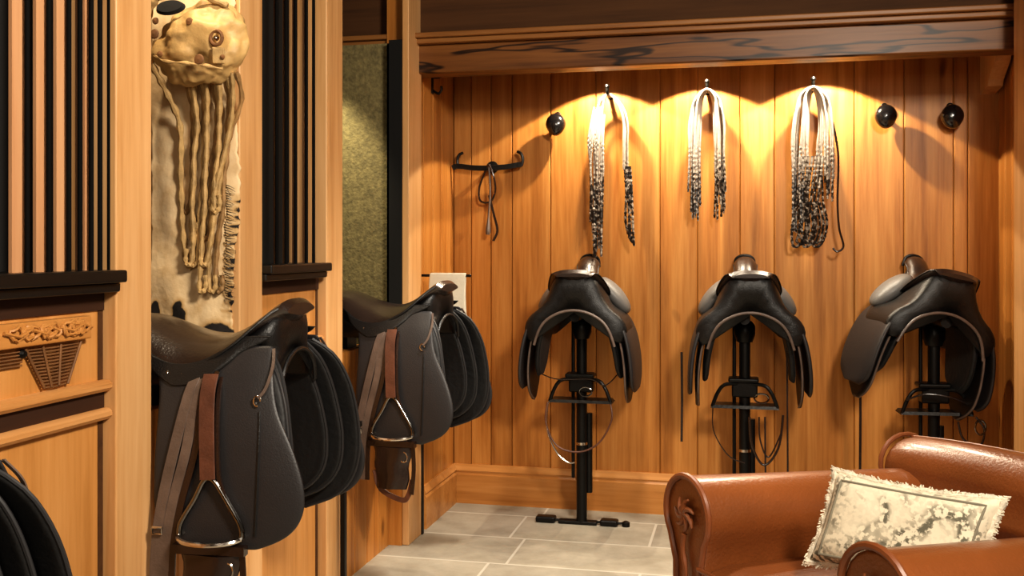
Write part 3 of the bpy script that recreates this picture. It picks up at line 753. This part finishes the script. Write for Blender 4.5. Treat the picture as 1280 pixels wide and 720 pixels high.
def hook(px, py, label):
    p = atY(px, py, BY-.10); t = thing('wall_hook', label, 'hook', group='hooks over the strap bundles', loc= (p.x, BY, p.z))
    obj('mount', MB().lathe([(0,0),(.016,0),(.016,-.006),(0,-.010)], (0,0,0), 'y', 16), IRON, t)
    obj('prong', MB().tube(spline([(0,-.004,.0),(0,-.06,-.006),(0,-.110,-.004),(0,-.128,.004),(0,-.132,.022)],6), .008, 10), IRON, t)
    obj('ball_tip', MB().lathe([(0,-.012),(.008,-.009),(.012,0),(.008,.009),(0,.012)], (0,-.132,.028), 'z', 14), IRON, t)
    return p
HK = [hook(760,117,'black iron hook holding the pale strap with beaded ends'), hook(884,111,'black iron hook holding the middle bundle of pale cords'), hook(1016,108,'black iron hook holding the long looped bundle of cords')]

def cord(par, pts, r=.006, mat=None, bead_from=None, nm='cord', n=9):
    P = spline(pts, n); R = []
    acc = 0
    for i, p in enumerate(P):
        if i: acc += (P[i]-P[i-1]).length
        R.append(r)
    # resample for beads
    if bead_from is not None:
        L = [0]
        for i in range(1, len(P)): L.append(L[-1]+(P[i]-P[i-1]).length)
        Q = []; RR = []; step = .005; d = 0; j = 0
        while d < L[-1]:
            while L[j+1] < d: j += 1
            q = P[j].lerp(P[j+1], (d-L[j])/max(1e-9, L[j+1]-L[j])); Q.append(q)
            RR.append(r*(1+.30*math.sin(d*2*PI/.021)*math.sin(d*37+r*900)) if q.z < bead_from else r); d += step
        P, R = Q, RR
    return obj(nm, MB().tube(P, R, 7), mat or STRAND, par)
k = 4.75/1270   # metres per photo pixel near the back wall
def U(par, xl, xr, zl, zr, y, r=.007, top=0, bead=-.25, jit=0, mat=None, nm='cord'):
    j = lambda: random.uniform(-jit,jit)
    m = (xl+xr)/2*.3
    pts = [(xl+j(),y,zl),(xl+j(),y,zl*.6),(xl+j()*.5,y,zl*.3-.02),(xl*.72,y-.004,-.045+top),(m,y-.010,top+.006),(xr*.72,y-.004,-.045+top),(xr+j()*.5,y,zr*.3-.02),(xr+j(),y,zr*.6),(xr+j(),y,zr)]
    return cord(par, pts, r, bead_from=bead, mat=mat, nm=nm)
# bundle 1
t = thing('strap_bundle', 'pale strap over the first hook with dark beaded tassels hanging on both sides', 'tack', (HK[0].x, BY-.055, HK[0].z-.012))
Z0 = 0
for i, (xl, xr, zl, zr) in enumerate([(-12,22,-190,-95),(-17,24,-165,-95),(-8,20,-200,-92)]):
    U(t, xl*k, xr*k, zl*k, zr*k, -.030-.012*i, r=.0060, bead=-.30)
for i in range(8):
    x0 = (-24+i*2.6)*k; z1 = -(150+22*math.sin(i*2.1)+ (24 if i in (4,5) else 0))*k
    cord(t, [(x0*.5-.018+.002*i,-.05,-.05-.012*(i%4)),(x0,-.055-.004*(i%3),-.2),(x0-.010*((i%3)-1),-.052-.004*(i%2),-.35),(x0*.7-.02+.006*(i%2),-.048,z1-.03+.02*(i%3))], .0054, mat=STRAND, bead_from=-.16-.03*(i%3), nm='beaded_cord')
cord(t, [(-.068,-.05,-.52),(-.064,-.05,-.62),(-.062,-.05,-.70),(-.064,-.045,-.75)], .009, bead_from=1, nm='beaded_cord')
for i in range(4):
    x0 = (21+i*2.2)*k
    cord(t, [(x0,-.05,-.33),(x0+.008,-.055,-.45),(x0+.004+.012*(i%2),-.05,-.58-.03*i),(x0+.022,-.045,-.66-.012*i)], .0062, mat=BRAID, bead_from=1, nm='beaded_cord')
# bundle 2
t = thing('strap_bundle', 'neat U shaped bundle of pale cords with dark tips on the middle hook', 'tack', (HK[1].x, BY-.055, HK[1].z-.012))
for i in range(11):
    o_ = (9+i*1.2)*k
    U(t, -o_, o_*1.02, -(140+18*math.sin(i*1.7))*k, -(140+18*math.sin(i*2.3+1))*k, -.022-.010*(i%6), r=.0050, top=.0, bead=-.25, jit=.006)
# bundle 3
t = thing('strap_bundle', 'long bundle of pale cords with knotted loops at the bottom on the right hook', 'tack', (HK[2].x, BY-.055, HK[2].z-.012))
for i in range(11):
    l_ = (5+i*1.8)*k; r_ = (7+i*1.6)*k
    U(t, -l_, r_, -(165+10*math.sin(i*1.9))*k, -(120+16*math.sin(i*2.7))*k, -.022-.010*(i%6), r=.0050, bead=-.25, jit=.008)
for i in range(7):
    x = (-16+i*4)*k
    cord(t, [(x+.012,-.06,-.30),(x-.01,-.062,-.50),(x-.03+.02*(i%2),-.06,-.62),(x-.025,-.055,-.70+.02*(i%3)),(x+.01,-.05,-.685),(x+.03,-.056,-.60),(x+.01,-.06,-.50)], .0062, bead_from=1, nm='looped_cord')
cord(t, [(.085,-.05,-.15),(.108,-.052,-.30),(.105,-.052,-.50),(.112,-.052,-.62),(.130,-.052,-.70),(.105,-.052,-.725),(.085,-.052,-.71)], .005, mat=L_DARKB, nm='hooked_cord')

# bracket with hanging strap at the left of the wall
p0 = atY(612,208,BY-.06)
t = thing('bridle_bracket', 'black iron bracket with upturned ends left on the alcove wall', 'bracket', (p0.x, BY, p0.z))
w = 42*k
obj('bar', MB().tube(spline([(-w-.03,-.055,-.004),(-w,-.055,.004),(-w*.5,-.06,-.006),(0,-.062,-.008),(w*.5,-.06,-.004),(w,-.055,.008)],6), 0, flat=(.013,.008), wdir=(0,0,1)), IRON, t)
for s in (-1,1):
    obj('upturned_end', MB().tube(spline([(s*w,-.055,.0),(s*(w+.006),-.055,.03),(s*(w-.002),-.055,.058),(s*(w-.022),-.05,.07)],5), .007, 8), IRON, t)
obj('stem', MB().tube([(0,0,0),(0,-.06,-.004)], .010, 10), IRON, t)
obj('mount', MB().lathe([(0,0),(.03,0),(.03,-.006),(0,-.010)], (0,0,0), 'y', 18), IRON, t)
t = thing('leather_loop', 'dark leather loop and pale lead hanging from the left wall bracket', 'strap', (p0.x, BY, p0.z))
obj('loop', MB().tube(spline([(0,-.075,.008),(.025,-.078,-.05),(.028,-.06,-.12),(0,-.05,-.17),(-.05,-.045,-.165),(-.055,-.045,-.10),(-.02,-.06,-.02),(0,-.075,.008)],7), .005, 8), L_DARKB, t)
obj('lead', MB().tube(spline([(.0,-.075,-.002),(.006,-.072,-.12),(-.002,-.07,-.24),(-.006,-.07,-.33)],7), [.005]*15+[.006,.008,.010,.012,.013,.012,.010], 8), L_TAUPE, t)
obj('strap', MB().tube(spline([(.0,-.07,-.14),(.025,-.068,-.24),(.04,-.066,-.31),(.02,-.066,-.36)],7), 0, flat=(.006,.002), wdir=(1,0,0)), L_DARKB, t)
# small coat hook on the left side wall of the alcove
q = atX(540,105,WX)
t = thing('coat_hook', 'small black double hook on the left side wall of the alcove', 'hook', tuple(q))
obj('back_plate', MB().box((0,-.014,-.045),(.006,.014,.045)), IRON, t, bevel=.003)
obj('prong', MB().tube(spline([(.004,0,-.03),(.03,0,-.045),(.045,0,-.03),(.045,0,-.012)],5), .006, 8), IRON, t)
obj('prong', MB().tube(spline([(.004,0,.03),(.035,0,.03),(.06,0,.045)],5), .006, 8), IRON, t)

# downlights in the soffit
LPX = [HK[0].x-.03, HK[1].x-.03, HK[2].x+.035]
LY = BY-.21
for i, x in enumerate(LPX):
    lb = ['small round downlight above the first hanging strap bundle','small round downlight above the middle strap bundle','small round downlight above the right strap bundle'][i]
    t = thing('downlight', lb, 'light', (x, LY, 2.115), group='downlights behind the beam')
    obj('trim_ring', MB().lathe([(.022,0),(.036,0),(.036,-.008),(.028,-.010),(.022,-.004)], (0,0,0), 'z', 20), BLACKP, t)
    obj('lamp_face', MB().lathe([(0,-.002),(.022,-.002),(.022,-.0035),(0,-.0035)], (0,0,0), 'z', 20), GLOW, t)
    l = bpy.data.lights.new('spot', 'SPOT'); l.energy = 42; l.color = (1,.85,.64); l.spot_size = math.radians(120); l.spot_blend = .06; l.shadow_soft_size = .012
    lo = bpy.data.objects.new('downlight_beam', l); C.objects.link(lo); lo.location = (x, LY, 2.10)
    lo.rotation_euler = (math.radians(1), 0, 0)

# pale cloth behind the far side saddle
t = thing('towel_rail', 'short black rail holding the pale cloth behind the far side saddle', 'rail', (WX, 4.255, 1.13))
obj('bar', MB().tube([(.0,0,0),(.235,0,0)], .006, 10), IRON, t)
obj('end_ball', MB().lathe([(0,-.008),(.008,0),(0,.008)], (.238,0,0), 'x', 12), IRON, t)
P = []
for i in range(33):
    f = i/32; y_ = -.009 if f < .46 else (.009 if f > .54 else -.009+.018*(f-.46)/.08)
    z = (-.62*(1-f/.46)) if f < .46 else (-.60*(f-.54)/.46 if f > .54 else .0)
    P.append([(.055+.165*j/10+.003*math.sin(i*.9), y_*(1+.5*min(1,abs(z)*4))+.004*math.sin(j*1.3+i*.2)*min(1,abs(z)*6), z+.009*(1 if abs(z) < .01 else 0)) for j in range(11)])
t = tag(obj('stable_cloth', MB().grid(P), PALE, solid=.003, sub=1), 'pale cream cloth hanging over a short rail behind the far side saddle', 'cloth'); t.location = (WX, 4.255, 1.131)

# ================= HIDE, POUCH, ROPES =================
def hide():
    Y = 2.655; z1 = 1.98; xa = atY(191,300,Y).x; xb = atY(298,300,Y).x
    P = []; pat = []
    nv, nu = 120, 36
    for i in range(nv+1):
        f = i/nv; z = z1-(z1-.94)*f; row = []
        for j in range(nu+1):
            g = j/nu
            rl = mnoise.noise(Vector((z*30,1,0)))*.006+.01*max(0,.3-f); rr = mnoise.noise(Vector((z*45,7,0)))*.012-.012*math.sin(f*9)
            x = xa+rl+(xb+rr-xa-rl)*g
            row.append((x-xa, -.010-.010*math.sin(g*PI)+mnoise.noise(Vector((x*14,z*9,2)))*.012, z-z1))
            d = 0
            if g > .88 and .55 < f < .9: d = max(d, .45*(g-.80)/.2+.2*math.sin(z*260))
            for (gc, fc, gr, fr) in ((.38,.905,.10,.062),(.32,.955,.16,.030),(.84,.955,.26,.052),(.07,.88,.07,.04),(.15,.97,.2,.02)):
                e = ((g-gc)/gr)**2+((f-fc)/fr)**2
                d = max(d, min(.9, 1.05-.75*e))
            pat.append(max(0,d))
        P.append(row)
    o = obj('hide_strip', MB().grid(P), HIDE, solid=.004)
    at = o.data.attributes.new('patch', 'FLOAT', 'POINT')
    for i, v in enumerate(pat): at.data[i].value = v
    tag(o, 'long pale hide strip with ragged black patches hanging in the niche above the saddle', 'hide')
    o.location = (xa, Y-.004, z1)
    # hair fringe on the right edge
    mb = MB(); rnd = random.Random(5)
    for i in range(44):
        z = -.55-.33*i/44; x = xb-xa-.03+rnd.uniform(-.004,.004)
        mb.tube([(x,-.018,z),(x+.016,-.026,z-.004),(x+rnd.uniform(.022,.034),-.022,z-rnd.uniform(.004,.014))], [.0013,.0011,.0004], 5)
    obj('black_hair_edge', mb, BLACKP, o)['kind'] = 'stuff'
    return xa, xb, Y, z1
xa, xb, HYY, hz1 = hide()
# rawhide pouch
cpos = atY(250, 54, HYY-.10)
mb = MB(); rings = []
for i in range(41):
    ph = PI*i/40; ring = []
    for j in range(56):
        a = 2*PI*j/56
        d = Vector((math.sin(ph)*math.cos(a), math.sin(ph)*math.sin(a), math.cos(ph)))
        x = d.x*.132; y = d.y*.085; z = d.z*.120
        # drooping left top, heavier right
        z += -.028*max(0,-d.x)*d.z if d.z > 0 else 0
        z += .020*d.x*(1 if d.z > 0 else .35)
        n1 = mnoise.noise(d*2.2+Vector((3,1,5)))*.020+mnoise.noise(d*6)*.010+mnoise.noise(d*15)*.004
        for (dx,dy,dz,rad,dep) in ((.72,-.62,-.02,.17,.035),(.15,-.95,.30,.16,-.020),(.35,-.80,-.48,.20,.030),(-.72,-.55,.1,.3,.020),(-.35,-.45,.78,.34,.055),(.78,-.5,-.36,.10,.014)):
            c = Vector((dx,dy,dz)).normalized(); e = (d-c).length/rad
            if e < 1.4: n1 -= dep*math.exp(-e*e*1.6)
        s_ = 1+n1/.11
        ring.append((x*s_, y*s_, z*s_))
    rings.append(ring)
mb.loft(rings)
t = thing('rawhide_pouch', 'rounded tan rawhide pouch with holes hanging at the top of the hide', 'pouch', tuple(cpos))
po = obj('pouch_body', mb, plain('tan_rawhide_body', (.52,.33,.13), .55, bump=1.0, bscale=34, var=.35, vscale=14), t, sub=1)
po.rotation_euler = (0, math.radians(12), 0)
ep = [(-.072+.048*math.cos(a),-.050+.020*math.sin(a),.090+.020*math.sin(a)) for a in [i*2*PI/24 for i in range(25)]]
obj('mouth_hole', MB().lathe([(0,0),(.044,0),(.038,.010),(0,.012)], (0,0,0), 'z', 24), VOID, t)
bpy.data.objects['mouth_hole'].location = (-.052,-.062,.085); bpy.data.objects['mouth_hole'].rotation_euler = (math.radians(62),0,0); bpy.data.objects['mouth_hole'].scale = (1,.55,1)
obj('eyelet', MB().tube([(.090+.017*math.cos(a),-.072,-.004+.019*math.sin(a)) for a in [i*2*PI/20 for i in range(21)]], .005, 8), CARVED, t)
obj('eyelet_stud', MB().lathe([(0,-.010),(.005,-.008),(.008,0),(0,.004)], (.090,-.070,-.004), 'y', 12), STEEL, t)
obj('stitched_patch', MB().box((-.016,-.004,-.022),(.018,.004,.022)), ROPE, t, bevel=.004)
bpy.data.objects['stitched_patch'].location = (.092,-.066,-.050); bpy.data.objects['stitched_patch'].rotation_euler = (math.radians(12),0,math.radians(20))
# gnarled rim cord on the left
rim = spline([(.10,-.03,.09),(.03,-.05,.118),(-.06,-.055,.128),(-.115,-.05,.10),(-.138,-.045,.02),(-.125,-.035,-.06),(-.105,.0,-.13),(-.092,.05,-.22),(-.098,.065,-.36),(-.092,.065,-.50),(-.080,.065,-.60),(-.062,.065,-.62),(-.055,.065,-.58)],8)
rr = [.0085+.0025*math.sin(i*1.7) for i in range(len(rim))]
obj('twisted_cord', MB().tube(rim, rr, 8), ROPE, t)
rnd = random.Random(11)
for i in range(13):
    x0 = -.060+.0125*i; lz = (-.40,-.52,-.60,-.46,-.55,-.62,-.50,-.66,-.58,-.63,-.45,-.38,-.30)[i]
    ys = .072-.012*(i%3)
    pts = [(x0*1.1+.012, .0, -.085), (x0*1.05+.004, ys-.02, -.15)]
    zz = -.15
    while zz > lz:
        zz -= .075; f = (zz+.15)/(lz+.15); pts.append((x0*(1-.25*f)-.028*f+rnd.uniform(-.005,.005), ys, zz))
    e = pts[-1]; sg = 1 if i%2 else -1
    pts += [(e[0]+.010*sg, ys-.004, zz-.018), (e[0]+.020*sg, ys, zz-.002), (e[0]+.018*sg, ys, zz+.03)]
    P_ = spline(pts, 6)
    obj('tassel_cord', MB().tube(P_, [.0068+.0016*math.sin(q_*1.5+i) for q_ in range(len(P_))], 7), ROPE if i%3 else ROPE2, t)
for hx, hy, hz, hr in ((-.103,-.055,.055,.010),(-.108,-.052,.020,.014),(-.080,-.070,-.040,.009),(.020,-.089,.040,.011),(.105,-.066,-.055,.007),(.045,-.083,-.062,.015)):
    obj('small_hole', MB().lathe([(0,0),(hr,0),(hr*.8,-.004),(0,-.006)], (hx,hy,hz), 'y', 12), CARVED, t)
obj('fold_cord', MB().tube(spline([(-.115,-.045,-.035),(-.06,-.080,-.062),(.0,-.088,-.070),(.06,-.078,-.078),(.10,-.055,-.085)],6), [.004+.002*math.sin(q_*1.1) for q_ in range(25)], 7), ROPE, t)
obj('hanging_cord', MB().tube([(.0,.04,.05),(.0,.075,.20)], .006, 8), ROPE, t)

# ================= ARMCHAIR =================
def armchair():
    c = cam(.588, 2.318, 0)
    t = thing('armchair', 'tan leather club armchair with rolled arms', 'armchair', (c.x, c.y, 0), math.radians(36.0))
    AW = .326; D = .86
    def arm(s):
        # cross-section (y outwards, z): rolled arm, closed; lofted front to back
        rings = []; nx = 14
        for i in range(nx+1):
            f = i/nx; x = D*f; top = (.66 if s > 0 else .652)-.050*f
            r = .098; cz = top-r; ring = []
            # roll
            for k_ in range(15):
                a = math.radians(-38)+math.radians(256)*k_/14
                ring.append((x, s*(AW+.012+r*math.cos(a)), cz+r*math.sin(a)))
            # inner side down then outer side up (a grows from outer-low over top to inner-low)
            yin = AW-.055
            ring += [(x, s*yin, cz-.12), (x, s*yin, .10), (x, s*(AW+.065), .10), (x, s*(AW+.065), cz-.12)]
            rings.append(ring)
        a_ = obj('arm', MB().loft(rings), SOFA, t, bevel=.010)
        # front facing panel with welt
        top = .66; r = .098; cz = top-r
        fp = [(-.004, s*(AW+.012+r*math.cos(math.radians(-38+256*k_/20))), cz+r*math.sin(math.radians(-38+256*k_/20))) for k_ in range(21)]
        fp = fp+[(-.004, s*(AW-.05), cz-.13), (-.004, s*(AW-.05), .10)]
        st_ = [(-.004, s*(AW+.062), .10), (-.004, s*(AW+.062), cz-.13)]
        path = st_+fp
        obj('welt', MB().tube(path, .009, 8), SOFA2, a_)
        cz0 = cz
        # carved rosette on the scroll
        mb = MB()
        for q_ in range(7):
            an = q_*2*PI/7
            pts = [(-.012, s*(AW+.012)+.045*math.cos(an+tt*1.1)*tt, cz0+.045*math.sin(an+tt*1.1)*tt) for tt in (0,.25,.5,.75,1)]
            mb.tube(pts, [.006,.008,.008,.006,.003], 6)
        mb.tube([(-.012, s*(AW+.010)+.008*math.sin(q_*1.0), cz0-.05-.022*q_) for q_ in range(9)], [.008,.007,.006,.008,.006,.005,.006,.004,.003], 6)
        obj('carved_rosette', mb, SOFA2, a_)
        return a_
    for s in (1,-1): arm(s)
    # back : rolled crest, crest height varies
    rings = []; ny = 20
    for i in range(ny+1):
        g = i/ny; y = .42-.84*g; e = abs(2*g-1)
        top = .712-.020*e**2.2; xb_ = .70+.0*e
        sc = 1-.10*max(0,(e-.9)/.1)**2
        cz = top-.085
        ring = []
        for k_ in range(13):
            a = math.radians(200)-math.radians(235)*k_/12
            ring.append((xb_+.115+.098*math.cos(a)*sc, y, cz+.085*math.sin(a)*sc))
        ring += [(xb_+.19, y, cz-.12), (xb_+.17, y, .10), (xb_+.05, y, .10), (xb_+.03, y, .46), (xb_+.0, y, .54)]
        rings.append(ring)
    bk = obj('backrest', MB().loft(rings), SOFA, t, bevel=.012)
    for y in (.425,-.425):
        top = .70; cz = top-.085; xb_ = .70
        pth = [(xb_+.115+.098*math.cos(math.radians(200-235*k_/14))*.95, y, cz+.085*math.sin(math.radians(200-235*k_/14))*.95) for k_ in range(15)]
        obj('welt', MB().tube([(xb_+.005,y,.54)]+pth+[(xb_+.185,y,.5),(xb_+.17,y,.12)], .007, 8), SOFA2, bk)
    seamp = []
    for i in range(21):
        g = i/20; y = .42-.84*g; e = abs(2*g-1); top = .712-.020*e**2.2
        seamp.append((.70+.14, y, top-.006))
    obj('crest_welt', MB().tube(seamp, .0055, 8), SOFA2, bk)
    # seat base and cushion
    obj('seat_base', MB().box((.03,-.30,.10),(.72,.30,.31)), SOFA, t, bevel=.02)
    rings = []
    nx, nyy = 16, 12
    P = []
    for i in range(nx+1):
        f = i/nx; x = -.015+.725*f; row = []
        ex = min(1, min(f,1-f)*8)
        for k_ in range(28):
            a = 2*PI*k_/28; cy = math.cos(a); sz = math.sin(a)
            yy = .284*(abs(cy)**.32)*(1 if cy >= 0 else -1)
            zz = (.068 if sz > 0 else .055)*(abs(sz)**.45)*(1 if sz >= 0 else -1)
            dome = .012*math.sin(PI*f)*max(0,1-abs(yy)/.29) if sz > 0 else 0
            m_ = .55+.45*ex**.5
            row.append((x, yy*(.97+.03*ex), .39-.022*f+zz*m_+dome))
        P.append(row)
    cu = obj('seat_cushion', MB().loft(P), SOFA, t)
    wp = [(-.012,-.275,.438),(-.014,0,.445),(-.012,.275,.438)]
    obj('cushion_welt', MB().tube(spline(wp,6), .006, 8), SOFA2, cu)
    for y in (-.36,.36):
        for x in (.06,.74):
            obj('leg', MB().lathe([(0,0),(.018,0),(.026,.03),(.034,.06),(.030,.105),(0,.105)], (x,y,0), 'z', 16), L_DARKB, t)
    # creases on the back
    return t
armchair()

def pillow():
    BL = cam(.69,2.40,.50); BR = cam(1.0,2.22,.49); TL = cam(.82,2.43,.72); TR = cam(1.055,2.23,.70)
    c = (BL+BR+TL+TR)/4; ux = ((BR-BL)+(TR-TL)).normalized(); vz = ((TL-BL)+(TR-BR)); vz = (vz-ux*vz.dot(ux)).normalized(); nn = ux.cross(vz)
    W, H, T = .186, .112, .056
    def side(sg):
        P = []
        for i in range(21):
            v = -1+2*i/20; row = []
            for j in range(29):
                u = -1+2*j/28
                pin = 1-.10*(1-abs(u))*abs(v)**3*0
                x = W*u*(1-.07*(1-v*v)**1.0*abs(u)**4); z = H*v*(1-.13*(1-u*u)**1.0*abs(v)**4)
                th = T*((1-u**4)*(1-v**4))**.55
                th += .004*mnoise.noise(Vector((u*3,v*3,sg)))
                row.append((x+.17*z, sg*max(0,th), z))
            P.append(row)
        return P
    mb = MB(); A_ = side(-1); mb.grid(A_); mb.grid(side(1))
    t = thing('throw_pillow', 'cream rectangular pillow with grey floral print and fringed edge on the armchair', 'pillow', tuple(c))
    M_ = Matrix((ux, -nn*-1 if False else nn*-1, vz)).transposed()
    # local y must point away from the camera-facing side
    M_ = Matrix((ux, vz.cross(ux), vz)).transposed()
    t.rotation_euler = M_.to_euler()
    obj('cover', mb, TOILE, t)
    edge = [Vector(p) for p in A_[0]]+[Vector(r_[-1]) for r_ in A_[1:]]+[Vector(p) for p in A_[-1][::-1][1:]]+[Vector(r_[0]) for r_ in A_[::-1][1:]]
    edge = [Vector((p.x,0,p.z)) for p in edge]
    obj('braid_trim', MB().tube(edge, [.0075+.0025*math.sin(i*1.9) for i in range(len(edge))], 8), FRINGE, t)
    ii = [Vector(p) for p in A_[2][2:-2]]+[Vector(A_[q_][-3]) for q_ in range(3,18)]+[Vector(p) for p in A_[-3][2:-2][::-1]]+[Vector(A_[q_][2]) for q_ in range(17,1,-1)]
    obj('inner_piping', MB().tube([p+Vector((0,-.0005,0)) for p in ii], .0028, 6), PIPE2, t)
    mb = MB(); rnd = random.Random(8)
    for i in range(len(edge)-1):
        a, b = edge[i], edge[i+1]
        m = 3
        for q_ in range(m):
            p = a.lerp(b, q_/m); d = Vector((p.x/W, 0, p.z/H)); d = d.normalized()
            ln = rnd.uniform(.010,.018)
            mb.tube([p, p+d*ln*.5+Vector((rnd.uniform(-.004,.004),rnd.uniform(-.006,.006),0)), p+d*ln+Vector((0,rnd.uniform(-.006,.006),-.003))], [.003,.003,.0015], 5)
    obj('fringe', mb, FRINGE, t)['kind'] = 'stuff'
pillow()

# ================= LIGHTS =================
def area(name, loc, target, size, energy, col, sy=None):
    l = bpy.data.lights.new(name, 'AREA'); l.energy = energy; l.color = col; l.size = size
    if sy: l.shape = 'RECTANGLE'; l.size_y = sy
    o = bpy.data.objects.new(name, l); C.objects.link(o); o.location = loc
    o.rotation_euler = (Vector(target)-Vector(loc)).to_track_quat('-Z','Y').to_euler(); return o
area('key_light', (.9,.9,2.6), (-1.4,2.5,.9), .5, 116, (1,.90,.76))  # unseen key light, gives the warm light from the front right
l = bpy.data.lights.new('floor_spot', 'SPOT'); l.energy = 190; l.color = (1,.93,.82); l.spot_size = math.radians(74); l.spot_blend = .7; l.shadow_soft_size = .12
lo = bpy.data.objects.new('floor_spot', l); C.objects.link(lo); lo.location = (-.45,3.3,2.7); lo.rotation_euler = (math.radians(4),math.radians(4),0)
area('rear_fill', (0.2,-1.5,2.3), (0,3.0,.9), 1.4, 38, (1,.88,.72))  # unseen fill added behind the camera to lift the back wall
l = bpy.data.lights.new('doorway_spot', 'SPOT'); l.energy = 30; l.color = (1,.88,.6); l.spot_size = math.radians(75); l.spot_blend = .6; l.shadow_soft_size = .03
lo = bpy.data.objects.new('doorway_spot', l); C.objects.link(lo); lo.location = (-1.78,3.80,2.11); lo.rotation_euler = (math.radians(26),0,math.radians(10))
l = bpy.data.lights.new('niche_spot', 'SPOT'); l.energy = 36; l.color = (1,.82,.58); l.spot_size = math.radians(80); l.spot_blend = .5; l.shadow_soft_size = .03
lo = bpy.data.objects.new('niche_spot', l); C.objects.link(lo); lo.location = (-1.45,2.25,2.6); lo.rotation_euler = (math.radians(20),0,0)

W_ = bpy.data.worlds.new('world'); S.world = W_; W_.use_nodes = True
W_.node_tree.nodes['Background'].inputs['Color'].default_value = (1,.80,.58,1)
W_.node_tree.nodes['Background'].inputs['Strength'].default_value = .10

# ================= CAMERA =================
cd = bpy.data.cameras.new('camera'); cd.sensor_width = 36; cd.lens = 36*F/1280; cd.shift_y = -50/1280; cd.clip_start = .05
co = bpy.data.objects.new('camera', cd); C.objects.link(co); co.location = (0,0,EYE); co.rotation_euler = (PI/2,0,TH)
S.camera = co
S.view_settings.view_transform = 'Standard'
S.view_settings.look = 'Medium High Contrast'
S.view_settings.exposure = 0.15
